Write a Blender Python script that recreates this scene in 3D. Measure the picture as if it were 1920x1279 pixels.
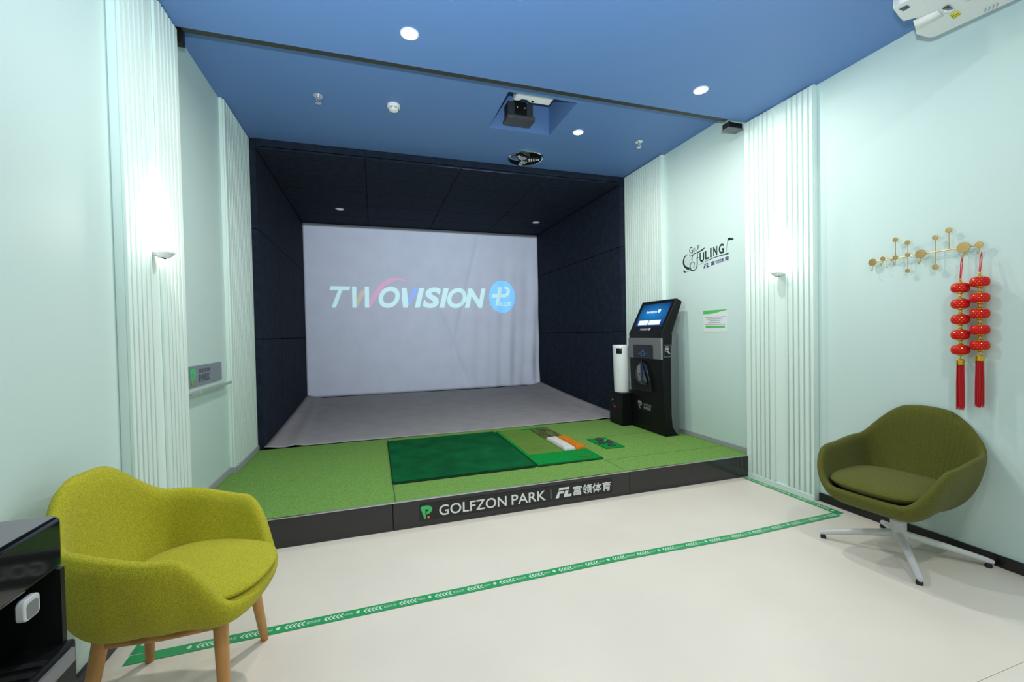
import bpy, bmesh, math, random
from math import sin, cos, pi, radians, sqrt, atan2
from mathutils import Vector, Matrix

random.seed(7)
for o in list(bpy.data.objects):
    bpy.data.objects.remove(o)
SC = bpy.context.scene
COL = SC.collection

# ------------------------------------------------------------------ camera
def cam_axes(yaw, pitch, roll):
    y, p, r = radians(yaw), radians(pitch), radians(roll)
    f = Vector((sin(y) * cos(p), cos(y) * cos(p), sin(p)))
    rt = Vector((cos(y), -sin(y), 0))
    up = rt.cross(f)
    return cos(r) * rt + sin(r) * up, -sin(r) * rt + cos(r) * up, f

RT, UP, FW = cam_axes(17.8454, -1.0362, -1.1157)
cd = bpy.data.cameras.new('camera')
cam = bpy.data.objects.new('camera', cd)
COL.objects.link(cam)
cd.sensor_width = 36.0
cd.lens = 36.0 * 804.2 / 1920.0
cd.clip_start = 0.02
cam.matrix_world = Matrix(((RT.x, UP.x, -FW.x, 0), (RT.y, UP.y, -FW.y, 0), (RT.z, UP.z, -FW.z, 1.2), (0, 0, 0, 1)))
SC.camera = cam

# ------------------------------------------------------------------ world, light, exposure
w = bpy.data.worlds.new('world')
SC.world = w
w.use_nodes = True
w.node_tree.nodes['Background'].inputs[0].default_value = (0.6, 0.75, 0.8, 1)
w.node_tree.nodes['Background'].inputs[1].default_value = 0.05
SC.view_settings.view_transform = 'Standard'
SC.view_settings.look = 'None'
SC.view_settings.gamma = 1.0
SC.view_settings.use_curve_mapping = False
SC.view_settings.exposure = 0.1

def light(name, typ, loc, power, color=(1, 1, 1), size=0.1, target=None, spot=None, blend=0.5, spread=None):
    d = bpy.data.lights.new(name, typ)
    d.energy = power
    d.color = color
    o = bpy.data.objects.new(name, d)
    COL.objects.link(o)
    o.location = loc
    if typ == 'AREA':
        d.shape = 'DISK'
        d.size = size
        if spread:
            d.spread = radians(spread)
    else:
        d.shadow_soft_size = size
    if typ == 'SPOT':
        d.spot_size = radians(spot)
        d.spot_blend = blend
    if target is not None:
        o.rotation_euler = (Vector(target) - Vector(loc)).to_track_quat('-Z', 'Y').to_euler()
    return o

# the camera's own flash, 20 cm above the lens
FLASH = Vector((0, 0, 1.2)) + 0.2 * UP
light('flash', 'SPOT', FLASH, 325, (0.82, 0.93, 1.0), 0.022, target=FLASH + Vector((.5, 1.3, 1.0)), spot=118, blend=1.0)
# unseen fill lamps added behind the camera to brighten the room, without fixtures
for lx in (0.2, 1.8):
    for ly in (0.3, -1.4):
        light('downlight_or_fill_lamp', 'AREA', (lx, ly, 2.845), 12, (1.0, 0.97, 0.88), 0.09)

# ------------------------------------------------------------------ materials
MATS = {}
def srgb(h):
    c = [int(h[i:i + 2], 16) / 255 for i in (0, 2, 4)]
    return tuple((x / 12.92 if x <= .04045 else ((x + .055) / 1.055) ** 2.4) for x in c) + (1,)

def mat(name, color, rough=0.6, metal=0.0, var=0.0, vscale=8.0, bump=0.0, bscale=60.0, emit=None, estr=0.0,
        spec=0.5, coat=0.0, var_color=None, stretch=None, alpha=1.0, trans=0.0):
    m = bpy.data.materials.new(name)
    m.use_nodes = True
    nt = m.node_tree
    b = nt.nodes['Principled BSDF']
    col = srgb(color) if isinstance(color, str) else tuple(color) + (1,)
    b.inputs['Base Color'].default_value = col
    b.inputs['Roughness'].default_value = rough
    b.inputs['Metallic'].default_value = metal
    b.inputs['Specular IOR Level'].default_value = spec
    b.inputs['Coat Weight'].default_value = coat
    b.inputs['Alpha'].default_value = alpha
    b.inputs['Transmission Weight'].default_value = trans
    if emit is not None:
        b.inputs['Emission Color'].default_value = srgb(emit) if isinstance(emit, str) else tuple(emit) + (1,)
        b.inputs['Emission Strength'].default_value = estr
    tc = nt.nodes.new('ShaderNodeTexCoord')
    src = tc.outputs['Object']
    if stretch:
        mp = nt.nodes.new('ShaderNodeMapping')
        mp.inputs['Scale'].default_value = stretch
        nt.links.new(src, mp.inputs['Vector'])
        src = mp.outputs['Vector']
    if var > 0:
        n = nt.nodes.new('ShaderNodeTexNoise')
        n.inputs['Scale'].default_value = vscale
        n.inputs['Detail'].default_value = 5
        nt.links.new(src, n.inputs['Vector'])
        r = nt.nodes.new('ShaderNodeValToRGB')
        r.color_ramp.elements[0].position = 0.35
        r.color_ramp.elements[1].position = 0.68
        c2 = (srgb(var_color) if isinstance(var_color, str) else var_color) if var_color else tuple(max(0, x * (1 - var)) for x in col[:3]) + (1,)
        r.color_ramp.elements[0].color = c2
        r.color_ramp.elements[1].color = col
        nt.links.new(n.outputs['Fac'], r.inputs['Fac'])
        nt.links.new(r.outputs['Color'], b.inputs['Base Color'])
    if bump > 0:
        n2 = nt.nodes.new('ShaderNodeTexNoise')
        n2.inputs['Scale'].default_value = bscale
        n2.inputs['Detail'].default_value = 3
        nt.links.new(src, n2.inputs['Vector'])
        bp = nt.nodes.new('ShaderNodeBump')
        bp.inputs['Strength'].default_value = bump
        bp.inputs['Distance'].default_value = 0.004
        nt.links.new(n2.outputs['Fac'], bp.inputs['Height'])
        nt.links.new(bp.outputs['Normal'], b.inputs['Normal'])
    MATS[name] = m
    return m

mat('wall_mint', (0.59, 0.735, 0.70), 0.55, bump=0.05, bscale=240, spec=0.3)
mat('panel_mint', (0.74, 0.87, 0.81), 0.42, spec=0.4)
mat('ceiling_blue', (0.118, 0.228, 0.475), 0.6, bump=0.08, bscale=300, spec=0.3)
mat('floor_white', (0.80, 0.73, 0.64), 0.34, var=0.05, vscale=2.5, bump=0.03, bscale=30, spec=0.4)
mat('baseboard_black', (0.006, 0.006, 0.008), 0.3)
mat('baseboard_grey', (0.36, 0.38, 0.40), 0.5)
mat('bay_navy', (0.018, 0.026, 0.046), 0.9, var=0.35, vscale=14, bump=0.35, bscale=180, spec=0.15)
mat('carpet', (0.225, 0.43, 0.105), 0.95, var=0.3, vscale=90, bump=0.9, bscale=420, spec=0.05)
mat('carpet_seam', (0.05, 0.13, 0.02), 0.95)
mat('mat_dark', (0.006, 0.135, 0.040), 0.95, var=0.35, vscale=5, bump=0.8, bscale=500, spec=0.05, var_color=(0.004, 0.085, 0.028, 1))
mat('mat_bright', (0.008, 0.30, 0.055), 0.95, var=0.2, vscale=40, bump=0.8, bscale=500, spec=0.05)
mat('mat_edge', (0.006, 0.03, 0.012), 0.9)
mat('turf_worn', (0.14, 0.36, 0.05), 0.95, var=0.5, vscale=3.2, bump=1.0, bscale=260, spec=0.05, var_color=(0.17, 0.25, 0.06, 1), stretch=(1.4, 4.2, 1))
mat('turf_rough', (0.17, 0.23, 0.07), 0.95, var=0.5, vscale=14, bump=1.0, bscale=200, spec=0.05, var_color=(0.07, 0.07, 0.03, 1), stretch=(2.2, .6, 1))
mat('brush_white', (0.78, 0.77, 0.75), 0.95, var=0.2, vscale=40, bump=1.0, bscale=300, spec=0.1)
mat('brush_orange', (0.80, 0.25, 0.02), 0.95, var=0.3, vscale=40, bump=1.0, bscale=300, spec=0.1)
mat('fascia_black', (0.016, 0.016, 0.017), 0.16, spec=0.55, coat=0.2)
mat('sign_black', (0.012, 0.012, 0.012), 0.5)
mat('metal_trim', (0.62, 0.64, 0.62), 0.3, 1.0)
mat('letter_white', (0.80, 0.81, 0.82), 0.5)
mat('logo_green', (0.06, 0.55, 0.16), 0.5)
mat('logo_orange', (0.85, 0.22, 0.04), 0.5)
mat('screen_fabric', (0.50, 0.52, 0.575), 0.9, var=0.06, vscale=4, bump=0.15, bscale=500, spec=0.1)
mat('screen_mat', (0.40, 0.385, 0.40), 0.92, var=0.10, vscale=5, bump=0.4, bscale=300, spec=0.1)
mat('proj_white', (0.55, 0.75, 0.74), 0.9, emit=(0.55, 0.85, 0.85), estr=0.20)
mat('proj_pink', (0.70, 0.40, 0.55), 0.9, emit=(0.8, 0.3, 0.5), estr=0.10)
mat('proj_tan', (0.62, 0.52, 0.42), 0.9, emit=(0.8, 0.6, 0.35), estr=0.08)
mat('proj_blue', (0.28, 0.45, 0.85), 0.9, emit=(0.2, 0.4, 1.0), estr=0.18)
mat('proj_sky', (0.25, 0.58, 0.88), 0.9, emit=(0.15, 0.55, 1.0), estr=0.24)
mat('tape_green', (0.018, 0.33, 0.10), 0.4)
mat('tape_print', (0.60, 0.78, 0.64), 0.5)
mat('black_gloss', (0.006, 0.007, 0.008), 0.06, spec=0.55)
mat('black_satin', (0.006, 0.0065, 0.007), 0.42, spec=0.2)
mat('black_matte', (0.007, 0.0075, 0.008), 0.6, spec=0.3)
mat('shadow_bar_dark', (0.028, 0.030, 0.024), 0.6)  # for the bar that imitates the shadow at the ceiling step
mat('black_plastic', (0.028, 0.032, 0.042), 0.5)
mat('dark_grey', (0.045, 0.05, 0.055), 0.4)
mat('grey_panel', (0.16, 0.16, 0.165), 0.5)
mat('grey_metal', (0.13, 0.15, 0.16), 0.42, 0.3)
mat('grey_print', (0.30, 0.31, 0.32), 0.5)
mat('grey_light', (0.50, 0.52, 0.54), 0.45)
mat('white_plastic', (0.80, 0.80, 0.80), 0.35)
mat('white_gloss', (0.90, 0.90, 0.92), 0.25)
mat('white_paint', (0.62, 0.64, 0.64), 0.35)
mat('lens_glass', (0.02, 0.03, 0.05), 0.05, spec=0.8)
mat('icon_blue', (0.02, 0.10, 0.22), 0.4, emit=(0.05, 0.3, 0.6), estr=0.25)
mat('screen_button', (0.6, 0.65, 0.8), 0.3, emit=(0.55, 0.62, 0.85), estr=0.75)
mat('red_led', (0.5, 0.01, 0.02), 0.3, emit=(1, 0.02, 0.03), estr=0.15)
mat('chrome', (0.85, 0.86, 0.88), 0.08, 1.0)
mat('led_emitter', (0.85, 0.85, 0.86), 0.3)
mat('lamp_glow', (1, 1, 1), 0.5, emit=(1.0, 0.97, 0.92), estr=22)
mat('lamp_dim', (0.75, 0.78, 0.8), 0.5, emit=(0.8, 0.9, 1.0), estr=0.12)
mat('sconce_glow', (1, 1, 1), 0.5, emit=(1.0, 0.95, 0.85), estr=36)
mat('brass', (0.58, 0.40, 0.16), 0.38, 0.85)
mat('gold', (0.80, 0.50, 0.05), 0.28, 1.0)
mat('lantern_red', (0.60, 0.003, 0.006), 0.45, spec=0.25)
mat('tassel_red', (0.50, 0.004, 0.010), 0.6)
mat('wood', (0.60, 0.31, 0.10), 0.38, var=0.35, vscale=26, stretch=(1, 1, 0.10), var_color=(0.42, 0.19, 0.05, 1))
mat('chair_metal', (0.62, 0.63, 0.63), 0.3)
mat('foot_black', (0.01, 0.01, 0.01), 0.5)
mat('paper_white', (0.72, 0.76, 0.78), 0.6)
mat('paper_green', (0.10, 0.50, 0.12), 0.6)
mat('paper_text', (0.33, 0.38, 0.40), 0.6)
mat('plaque_grey', (0.20, 0.24, 0.27), 0.35)
mat('plaque_dark', (0.06, 0.075, 0.09), 0.4)
mat('acrylic', (0.75, 0.85, 0.80), 0.08, trans=0.75)
mat('decal_black', (0.012, 0.026, 0.024), 0.7, spec=0.15)
mat('decal_purple', (0.085, 0.06, 0.18), 0.7, spec=0.15)
mat('decal_grey', (0.33, 0.38, 0.40), 0.5)
mat('label_yellow', (0.75, 0.62, 0.02), 0.5)
mat('cord_red', (0.60, 0.01, 0.03), 0.5)

def fabric(name, c1, c2, ribs=0.0):
    """melange upholstery: two yarn colours, woven bump; ribs adds the stitched channels of an inner face"""
    m = mat(name, c1, 0.92, spec=0.12)
    nt = m.node_tree
    b = nt.nodes['Principled BSDF']
    tc = next(n for n in nt.nodes if n.type == 'TEX_COORD')
    n1 = nt.nodes.new('ShaderNodeTexNoise')
    n1.inputs['Scale'].default_value = 420
    n1.inputs['Detail'].default_value = 3
    nt.links.new(tc.outputs['Object'], n1.inputs['Vector'])
    r = nt.nodes.new('ShaderNodeValToRGB')
    r.color_ramp.elements[0].position = 0.38
    r.color_ramp.elements[1].position = 0.62
    r.color_ramp.elements[0].color = tuple(c2) + (1,)
    r.color_ramp.elements[1].color = tuple(c1) + (1,)
    nt.links.new(n1.outputs['Fac'], r.inputs['Fac'])
    nt.links.new(r.outputs['Color'], b.inputs['Base Color'])
    b.inputs['Sheen Weight'].default_value = 0.08
    bp = nt.nodes.new('ShaderNodeBump')
    bp.inputs['Strength'].default_value = 0.5
    bp.inputs['Distance'].default_value = 0.002
    nt.links.new(n1.outputs['Fac'], bp.inputs['Height'])
    last = bp
    if ribs:
        at = nt.nodes.new('ShaderNodeAttribute')
        at.attribute_name = 'rib'
        wv = nt.nodes.new('ShaderNodeMath')
        wv.operation = 'MULTIPLY'
        wv.inputs[1].default_value = ribs
        nt.links.new(at.outputs['Fac'], wv.inputs[0])
        sn = nt.nodes.new('ShaderNodeMath')
        sn.operation = 'SINE'
        nt.links.new(wv.outputs[0], sn.inputs[0])
        ab = nt.nodes.new('ShaderNodeMath')
        ab.operation = 'ABSOLUTE'
        nt.links.new(sn.outputs[0], ab.inputs[0])
        pw = nt.nodes.new('ShaderNodeMath')
        pw.operation = 'POWER'
        pw.inputs[1].default_value = 0.35
        nt.links.new(ab.outputs[0], pw.inputs[0])
        b2 = nt.nodes.new('ShaderNodeBump')
        b2.inputs['Strength'].default_value = 0.4
        b2.inputs['Distance'].default_value = 0.006
        nt.links.new(pw.outputs[0], b2.inputs['Height'])
        nt.links.new(bp.outputs['Normal'], b2.inputs['Normal'])
        last = b2
    nt.links.new(last.outputs['Normal'], b.inputs['Normal'])
    return m

fabric('fabric_lime', (0.54, 0.49, 0.027), (0.29, 0.285, 0.024))
fabric('fabric_olive', (0.135, 0.135, 0.021), (0.070, 0.077, 0.016))
fabric('fabric_olive_ribbed', (0.130, 0.133, 0.021), (0.070, 0.077, 0.016), ribs=pi)

def touch_display():
    m = mat('touch_display', (0.01, 0.03, 0.1), 0.1)
    nt = m.node_tree
    b = nt.nodes['Principled BSDF']
    tc = next(n for n in nt.nodes if n.type == 'TEX_COORD')
    mp = nt.nodes.new('ShaderNodeMapping')
    mp.inputs['Location'].default_value = (-0.5, -0.5, -0.6)
    nt.links.new(tc.outputs['Generated'], mp.inputs['Vector'])
    ln = nt.nodes.new('ShaderNodeVectorMath')
    ln.operation = 'LENGTH'
    nt.links.new(mp.outputs['Vector'], ln.inputs[0])
    r = nt.nodes.new('ShaderNodeValToRGB')
    r.color_ramp.elements[0].position = 0.05
    r.color_ramp.elements[1].position = 0.75
    r.color_ramp.elements[0].color = (0.01, 0.22, 0.52, 1)
    r.color_ramp.elements[1].color = (0.002, 0.018, 0.085, 1)
    nt.links.new(ln.outputs['Value'], r.inputs['Fac'])
    nt.links.new(r.outputs['Color'], b.inputs['Emission Color'])
    b.inputs['Emission Strength'].default_value = 0.9
touch_display()

# ------------------------------------------------------------------ mesh helpers
class MB:
    def __init__(self):
        self.bm = bmesh.new()
        self.mi = 0
        self.smooth = False
    def face(self, pts):
        vs = [self.bm.verts.new(p) for p in pts]
        f = self.bm.faces.new(vs)
        f.material_index = self.mi
        f.smooth = self.smooth
        return f
    def mesh(self, verts, faces):
        vs = [self.bm.verts.new(p) for p in verts]
        for q in faces:
            try:
                f = self.bm.faces.new([vs[i] for i in q])
                f.material_index = self.mi
                f.smooth = self.smooth
            except ValueError:
                pass
        return vs
    def box(self, x0, x1, y0, y1, z0, z1):
        v = [(x, y, z) for z in (z0, z1) for y in (y0, y1) for x in (x0, x1)]
        self.mesh(v, [(0, 2, 3, 1), (4, 5, 7, 6), (0, 1, 5, 4), (2, 6, 7, 3), (0, 4, 6, 2), (1, 3, 7, 5)])
        return self
    def prism(self, pts, f, d0, d1):
        """pts 2D (counter-clockwise seen from +d), f(u, v, d) -> 3D"""
        n = len(pts)
        v = [f(a, b, d0) for a, b in pts] + [f(a, b, d1) for a, b in pts]
        fs = [tuple(range(n - 1, -1, -1)), tuple(range(n, 2 * n))] + [(i, (i + 1) % n, n + (i + 1) % n, n + i) for i in range(n)]
        self.mesh(v, fs)
        return self
    def tube(self, path, r, n=8, cap=True):
        path = [Vector(p) for p in path]
        rs = r if isinstance(r, (list, tuple)) else [r] * len(path)
        rings = []
        prev = None
        for i, p in enumerate(path):
            t = (path[min(i + 1, len(path) - 1)] - path[max(i - 1, 0)]).normalized()
            if prev is None:
                a = Vector((0, 0, 1)) if abs(t.z) < .9 else Vector((1, 0, 0))
                u = t.cross(a).normalized()
            else:
                u = (prev - t * prev.dot(t)).normalized()
            prev = u
            v = t.cross(u)
            rings.append([self.bm.verts.new(p + rs[i] * (cos(2 * pi * k / n) * u + sin(2 * pi * k / n) * v)) for k in range(n)])
        for a, b in zip(rings, rings[1:]):
            for k in range(n):
                f = self.bm.faces.new((a[k], a[(k + 1) % n], b[(k + 1) % n], b[k]))
                f.material_index = self.mi
                f.smooth = True
        if cap:
            for q in (rings[0][::-1], rings[-1]):
                f = self.bm.faces.new(q)
                f.material_index = self.mi
        return self
    def lathe(self, prof, c, axis='z', n=24, sx=1.0):
        """prof: (radius, height) list; revolves about axis through c"""
        c = Vector(c)
        rings = []
        for r, h in prof:
            ring = []
            for k in range(n if r > 1e-6 else 1):
                a = 2 * pi * k / n
                p = Vector((r * cos(a), r * sin(a), h))
                if axis == 'x':
                    p = Vector((p.z, p.x, p.y))
                elif axis == 'y':
                    p = Vector((p.y, p.z, p.x))
                ring.append(self.bm.verts.new(c + p))
            rings.append(ring)
        for a, b in zip(rings, rings[1:]):
            for k in range(n):
                k2 = (k + 1) % n
                try:
                    if len(a) == 1 and len(b) == 1:
                        continue
                    if len(a) == 1:
                        f = self.bm.faces.new((a[0], b[k2], b[k]))
                    elif len(b) == 1:
                        f = self.bm.faces.new((a[k], a[k2], b[0]))
                    else:
                        f = self.bm.faces.new((a[k], a[k2], b[k2], b[k]))
                    f.material_index = self.mi
                    f.smooth = True
                except ValueError:
                    pass
        return self
    def grid(self, nu, nv, fn, smooth=True):
        vs = [[self.bm.verts.new(fn(i / nu, j / nv)) for j in range(nv + 1)] for i in range(nu + 1)]
        for i in range(nu):
            for j in range(nv):
                f = self.bm.faces.new((vs[i][j], vs[i + 1][j], vs[i + 1][j + 1], vs[i][j + 1]))
                f.material_index = self.mi
                f.smooth = smooth
        return vs

ROOT = {}
def finish(o, label=None, cat=None, group=None, kind=None):
    if label: o['label'] = label
    if cat: o['category'] = cat
    if group: o['group'] = group
    if kind: o['kind'] = kind
    return o

def thing(name, loc, label, cat, group=None, rotz=0.0):
    o = bpy.data.objects.new(name, None)
    o.empty_display_size = 0.05
    COL.objects.link(o)
    o.location = loc
    o.rotation_euler = (0, 0, rotz)
    ROOT[o.name] = Matrix.Translation(Vector(loc)) @ Matrix.Rotation(rotz, 4, 'Z')
    return finish(o, label, cat, group)

def obj(name, mb, mats, parent=None, label=None, cat=None, group=None, kind=None, bevel=0.0, bseg=2, subsurf=0,
        local=False, solid=0.0, auto=True, normals=True):
    me = bpy.data.meshes.new(name)
    if normals:
        bmesh.ops.recalc_face_normals(mb.bm, faces=mb.bm.faces[:])
    mb.bm.to_mesh(me)
    mb.bm.free()
    for m in (mats if isinstance(mats, (list, tuple)) else [mats]):
        me.materials.append(MATS[m])
    me.set_sharp_from_angle(angle=radians(38))
    o = bpy.data.objects.new(name, me)
    COL.objects.link(o)
    if parent is not None:
        o.parent = parent
        ROOT[o.name] = ROOT[parent.name]
        if not local:
            me.transform(ROOT[parent.name].inverted())
    elif kind != 'structure' and not local and len(me.vertices):
        xs = [v.co for v in me.vertices]
        c = Vector(((min(v.x for v in xs) + max(v.x for v in xs)) / 2, (min(v.y for v in xs) + max(v.y for v in xs)) / 2, min(v.z for v in xs)))
        me.transform(Matrix.Translation(-c))
        o.location = c
        ROOT[o.name] = Matrix.Translation(c)
    else:
        ROOT[o.name] = Matrix.Identity(4)
    if solid:
        s = o.modifiers.new('solid', 'SOLIDIFY')
        s.thickness = abs(solid)
        s.offset = -1 if solid > 0 else 1
        if isinstance(mats, tuple):
            s.material_offset = 1
    if bevel:
        b = o.modifiers.new('bevel', 'BEVEL')
        b.width = bevel
        b.segments = bseg
        b.limit_method = 'ANGLE'
        b.angle_limit = radians(40)
    if subsurf:
        s = o.modifiers.new('sub', 'SUBSURF')
        s.levels = subsurf
        s.render_levels = subsurf
    return finish(o, label, cat, group, kind)

def struct(name, mb, mats, parent=None, **k):
    return obj(name, mb, mats, parent, kind=None if parent else 'structure', **k)

def text2d(body, bold=0.0, shear=0.0, space=1.0):
    """lettering outline filled as flat polygons, bounding box normalised to 0..1"""
    c = bpy.data.curves.new('txt', 'FONT')
    c.body = body
    c.offset = bold
    c.shear = shear
    c.space_character = space
    c.resolution_u = 5 if body.isascii() else 3
    o = bpy.data.objects.new('txt', c)
    COL.objects.link(o)
    dg = bpy.context.evaluated_depsgraph_get()
    me = bpy.data.meshes.new_from_object(o.evaluated_get(dg))
    vs = [(v.co.x, v.co.y) for v in me.vertices]
    fs = [tuple(p.vertices) for p in me.polygons]
    bpy.data.objects.remove(o)
    bpy.data.curves.remove(c)
    bpy.data.meshes.remove(me)
    x0, x1 = min(v[0] for v in vs), max(v[0] for v in vs)
    y0, y1 = min(v[1] for v in vs), max(v[1] for v in vs)
    return [((x - x0) / (x1 - x0), (y - y0) / (y1 - y0)) for x, y in vs], fs

def put_text(mb, body, f, u0, v0, u1, v1, bold=0.0, shear=0.0, space=1.0, rise=0.0):
    if not body.isascii():                      # heavy strokes: the outline laid down several times, slightly shifted
        vs, fs = text2d(body, 0.0, shear, space)
        t = (v1 - v0) * .022 * (1 if bold > .015 else .4)
        k = 1 if u1 > u0 else -1
        for du, dv in ((-t, 0), (t, 0), (0, -t), (0, t)):
            g_ = lifted(mb, f, (u0, v0))
            mb.mesh([g_(u0 + k * t + (u1 - u0 - 2 * k * t) * a + du, v0 + t + (v1 - v0 - 2 * t) * b + dv) for a, b in vs], fs)
        return
    vs, fs = text2d(body, bold, shear, space)
    mb.mesh([f(u0 + (u1 - u0) * a, v0 + (v1 - v0) * b + rise * a) for a, b in vs], fs)

def poly(mb, pts, f):
    mb.face([f(a, b) for a, b in pts])

def ell(cx, cy, rx, ry, n=28, a0=0, a1=2 * pi):
    return [(cx + rx * cos(a0 + (a1 - a0) * i / n), cy + ry * sin(a0 + (a1 - a0) * i / n)) for i in range(n if abs(a1 - a0 - 2 * pi) < 1e-6 else n + 1)]

def lifted(mb, f, at):
    """f raised by a hair more for each shape of a mesh, so that crossing shapes do not share one plane"""
    mb.layer = getattr(mb, 'layer', 0) + 1
    o = Vector(f(*at))
    nn = (Vector(f(at[0] + .001, at[1])) - o).cross(Vector(f(at[0], at[1] + .001)) - o)
    nn = nn.normalized() * (.00006 * mb.layer) if nn.length > 0 else Vector((0, 0, 0))
    return lambda a, b: tuple(Vector(f(a, b)) + nn)

def stroke(mb, pts, wd, f):
    """a polyline of changing width drawn flat; wd is one width or one per point"""
    n = len(pts)
    ws = list(wd) if isinstance(wd, (list, tuple)) else [wd] * n
    if n >= 3:                                  # smooth curve through the points
        P_ = [(a, b, w_) for (a, b), w_ in zip(pts, ws)]
        Q_ = []
        for i in range(n - 1):
            p0, p1, p2, p3 = P_[max(0, i - 1)], P_[i], P_[i + 1], P_[min(n - 1, i + 2)]
            for k in range(5):
                t = k / 5
                Q_.append(tuple(.5 * (2 * b + (c - a) * t + (2 * a - 5 * b + 4 * c - d_) * t * t + (3 * b - a - 3 * c + d_) * t ** 3)
                                for a, b, c, d_ in zip(p0, p1, p2, p3)))
        Q_.append(P_[-1])
        pts, ws = [q[:2] for q in Q_], [max(.0005, q[2]) for q in Q_]
        n = len(pts)
    f = lifted(mb, f, pts[0])
    L, R_ = [], []
    for i in range(n):
        a, b = pts[max(0, i - 1)], pts[min(n - 1, i + 1)]
        dx, dy = b[0] - a[0], b[1] - a[1]
        l = sqrt(dx * dx + dy * dy) or 1
        nx, ny = -dy / l * ws[i] / 2, dx / l * ws[i] / 2
        L.append(f(pts[i][0] + nx, pts[i][1] + ny))
        R_.append(f(pts[i][0] - nx, pts[i][1] - ny))
    mb.mesh(L + R_, [(i, i + 1, n + i + 1, n + i) for i in range(n - 1)])

def flag_p(f, u, v, s, f2=None):
    """the P shaped mark with a little flag cut out of it; s = height; returns point lists in place coordinates"""
    P = [(0.0, .88), (.10, .95), (.25, .99), (.45, 1.0), (.65, .98), (.82, .90), (.92, .78), (.94, .64), (.88, .52), (.76, .42), (.60, .36), (.50, .34),
         (.44, .34), (.40, .06), (.36, 0.0), (.32, .02), (.28, .10)]
    F = [(.38, .34), (.40, .74), (.72, .65), (.46, .54), (.44, .34)]
    D = ell(.63, .12, .10, .10, 16)
    g = lambda L: [(u + a * s * .9, v + b * s) for a, b in L]
    return g(P), g(F), g(D)

# ------------------------------------------------------------------ room dimensions
XL, XLF, XR = -1.0, -1.074, 2.917        # left wall near / far, right wall
ZN, ZF = 2.853, 3.0215                  # near and far ceiling
YT, YB, YE = 2.715, 4.449, 7.11         # ceiling step, bay front, screen
ZP = 0.1726                             # platform top
YK = -2.6                               # wall behind the camera
BL, BR, ZB = -0.985, 2.805, 2.930       # bay clear opening

m = MB(); m.box(-1.3, 3.2, YK - .1, 7.5, -0.12, -.004); m.box(-1.3, 3.2, YK - .1, .8765, -.004, 0.0); m.box(-1.3, 3.2, .8785, 7.5, -.004, 0.0)
struct('floor', m, 'floor_white')
m = MB(); m.box(-1.3, XL, YK, 2.726, 0, 3.3); m.box(-1.3, XLF, 2.726, YB, 0, 3.3)
struct('wall_left', m, 'wall_mint')
m = MB(); m.box(XR, 3.2, YK, YB, 0, 3.3)
struct('wall_right', m, 'wall_mint')
m = MB(); m.box(-1.3, 3.2, YK - .12, YK, 0, 3.3)
struct('wall_rear', m, 'wall_mint')
m = MB(); m.box(-1.3, 3.2, YK, YT, ZN, 3.35)
struct('ceiling', m, 'ceiling_blue')
# far ceiling with the square hole of the projector recess
hx0, hx1, hy0, hy1 = 1.012, 1.586, 3.107, 3.69
m = MB()
m.box(-1.3, hx0, YT, YB + .02, ZF, 3.35); m.box(hx1, 3.2, YT, YB + .02, ZF, 3.35)
m.box(hx0, hx1, YT, hy0, ZF, 3.35); m.box(hx0, hx1, hy1, YB + .02, ZF, 3.35)
m.box(hx0 - .1, hx1 + .1, hy0 - .1, hy1 + .1, 3.50, 3.56)
m.box(hx0 - .1, hx0, hy0 - .1, hy1 + .1, 3.35, 3.50); m.box(hx1, hx1 + .1, hy0 - .1, hy1 + .1, 3.35, 3.50)
m.box(hx0, hx1, hy0 - .1, hy0, 3.35, 3.50); m.box(hx0, hx1, hy1, hy1 + .1, 3.35, 3.50)
struct('ceiling_far', m, 'ceiling_blue')

# baseboards
m = MB(); m.box(XL, XL + .018, YK, 2.16, 0, .058)
struct('baseboard_left', m, 'baseboard_black', bevel=.002)
m = MB(); m.box(XR - .012, XR, YK, 2.16, 0, .058)
struct('baseboard_right', m, 'baseboard_black', bevel=.002)
m = MB(); m.box(XLF, XLF + .012, 2.73, 3.76, ZP, ZP + .045); m.box(-1.034, -1.022, 3.76, YB - .001, ZP, ZP + .045); m.box(XLF, -1.022, 3.757, 3.769, ZP, ZP + .045)
struct('baseboard_platform_left', m, 'baseboard_grey', bevel=.002)
m = MB(); m.box(XR - .012, XR, 2.73, 3.76, ZP, ZP + .042); m.box(2.853, 2.865, 3.76, YB - .001, ZP, ZP + .042)
struct('baseboard_platform_right', m, 'baseboard_grey', bevel=.002)

# fluted wall panels: base plate, vertical slats, plinth in one mesh
def flutes(name, side, xw, xf, y0, y1, z0, z1, grooves, channel, label, plinth=True):
    m = MB()
    xg = xf - side * .014                       # bottom of grooves
    lo, hi = min(xw, xg), max(xw, xg)
    m.box(lo, hi, y0, y1, z0, z1)
    edges = [y0]
    cuts = sorted([(g - .0065, g + .0065) for g in grooves] + ([channel] if channel else []))
    a = y0
    for c0, c1 in cuts:
        if c0 - a > .003:
            m.box(min(xg, xf), max(xg, xf), a, c0, z0 + (.036 if plinth else 0), z1 - .008)
        a = c1
    m.box(min(xg, xf), max(xg, xf), a, y1, z0 + (.036 if plinth else 0), z1 - .008)
    if plinth:
        m.box(min(xg, xf + side * .003), max(xg, xf + side * .003), y0, y1, z0, z0 + .036)
    return struct(name, m, 'panel_mint', bevel=.003)

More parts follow.
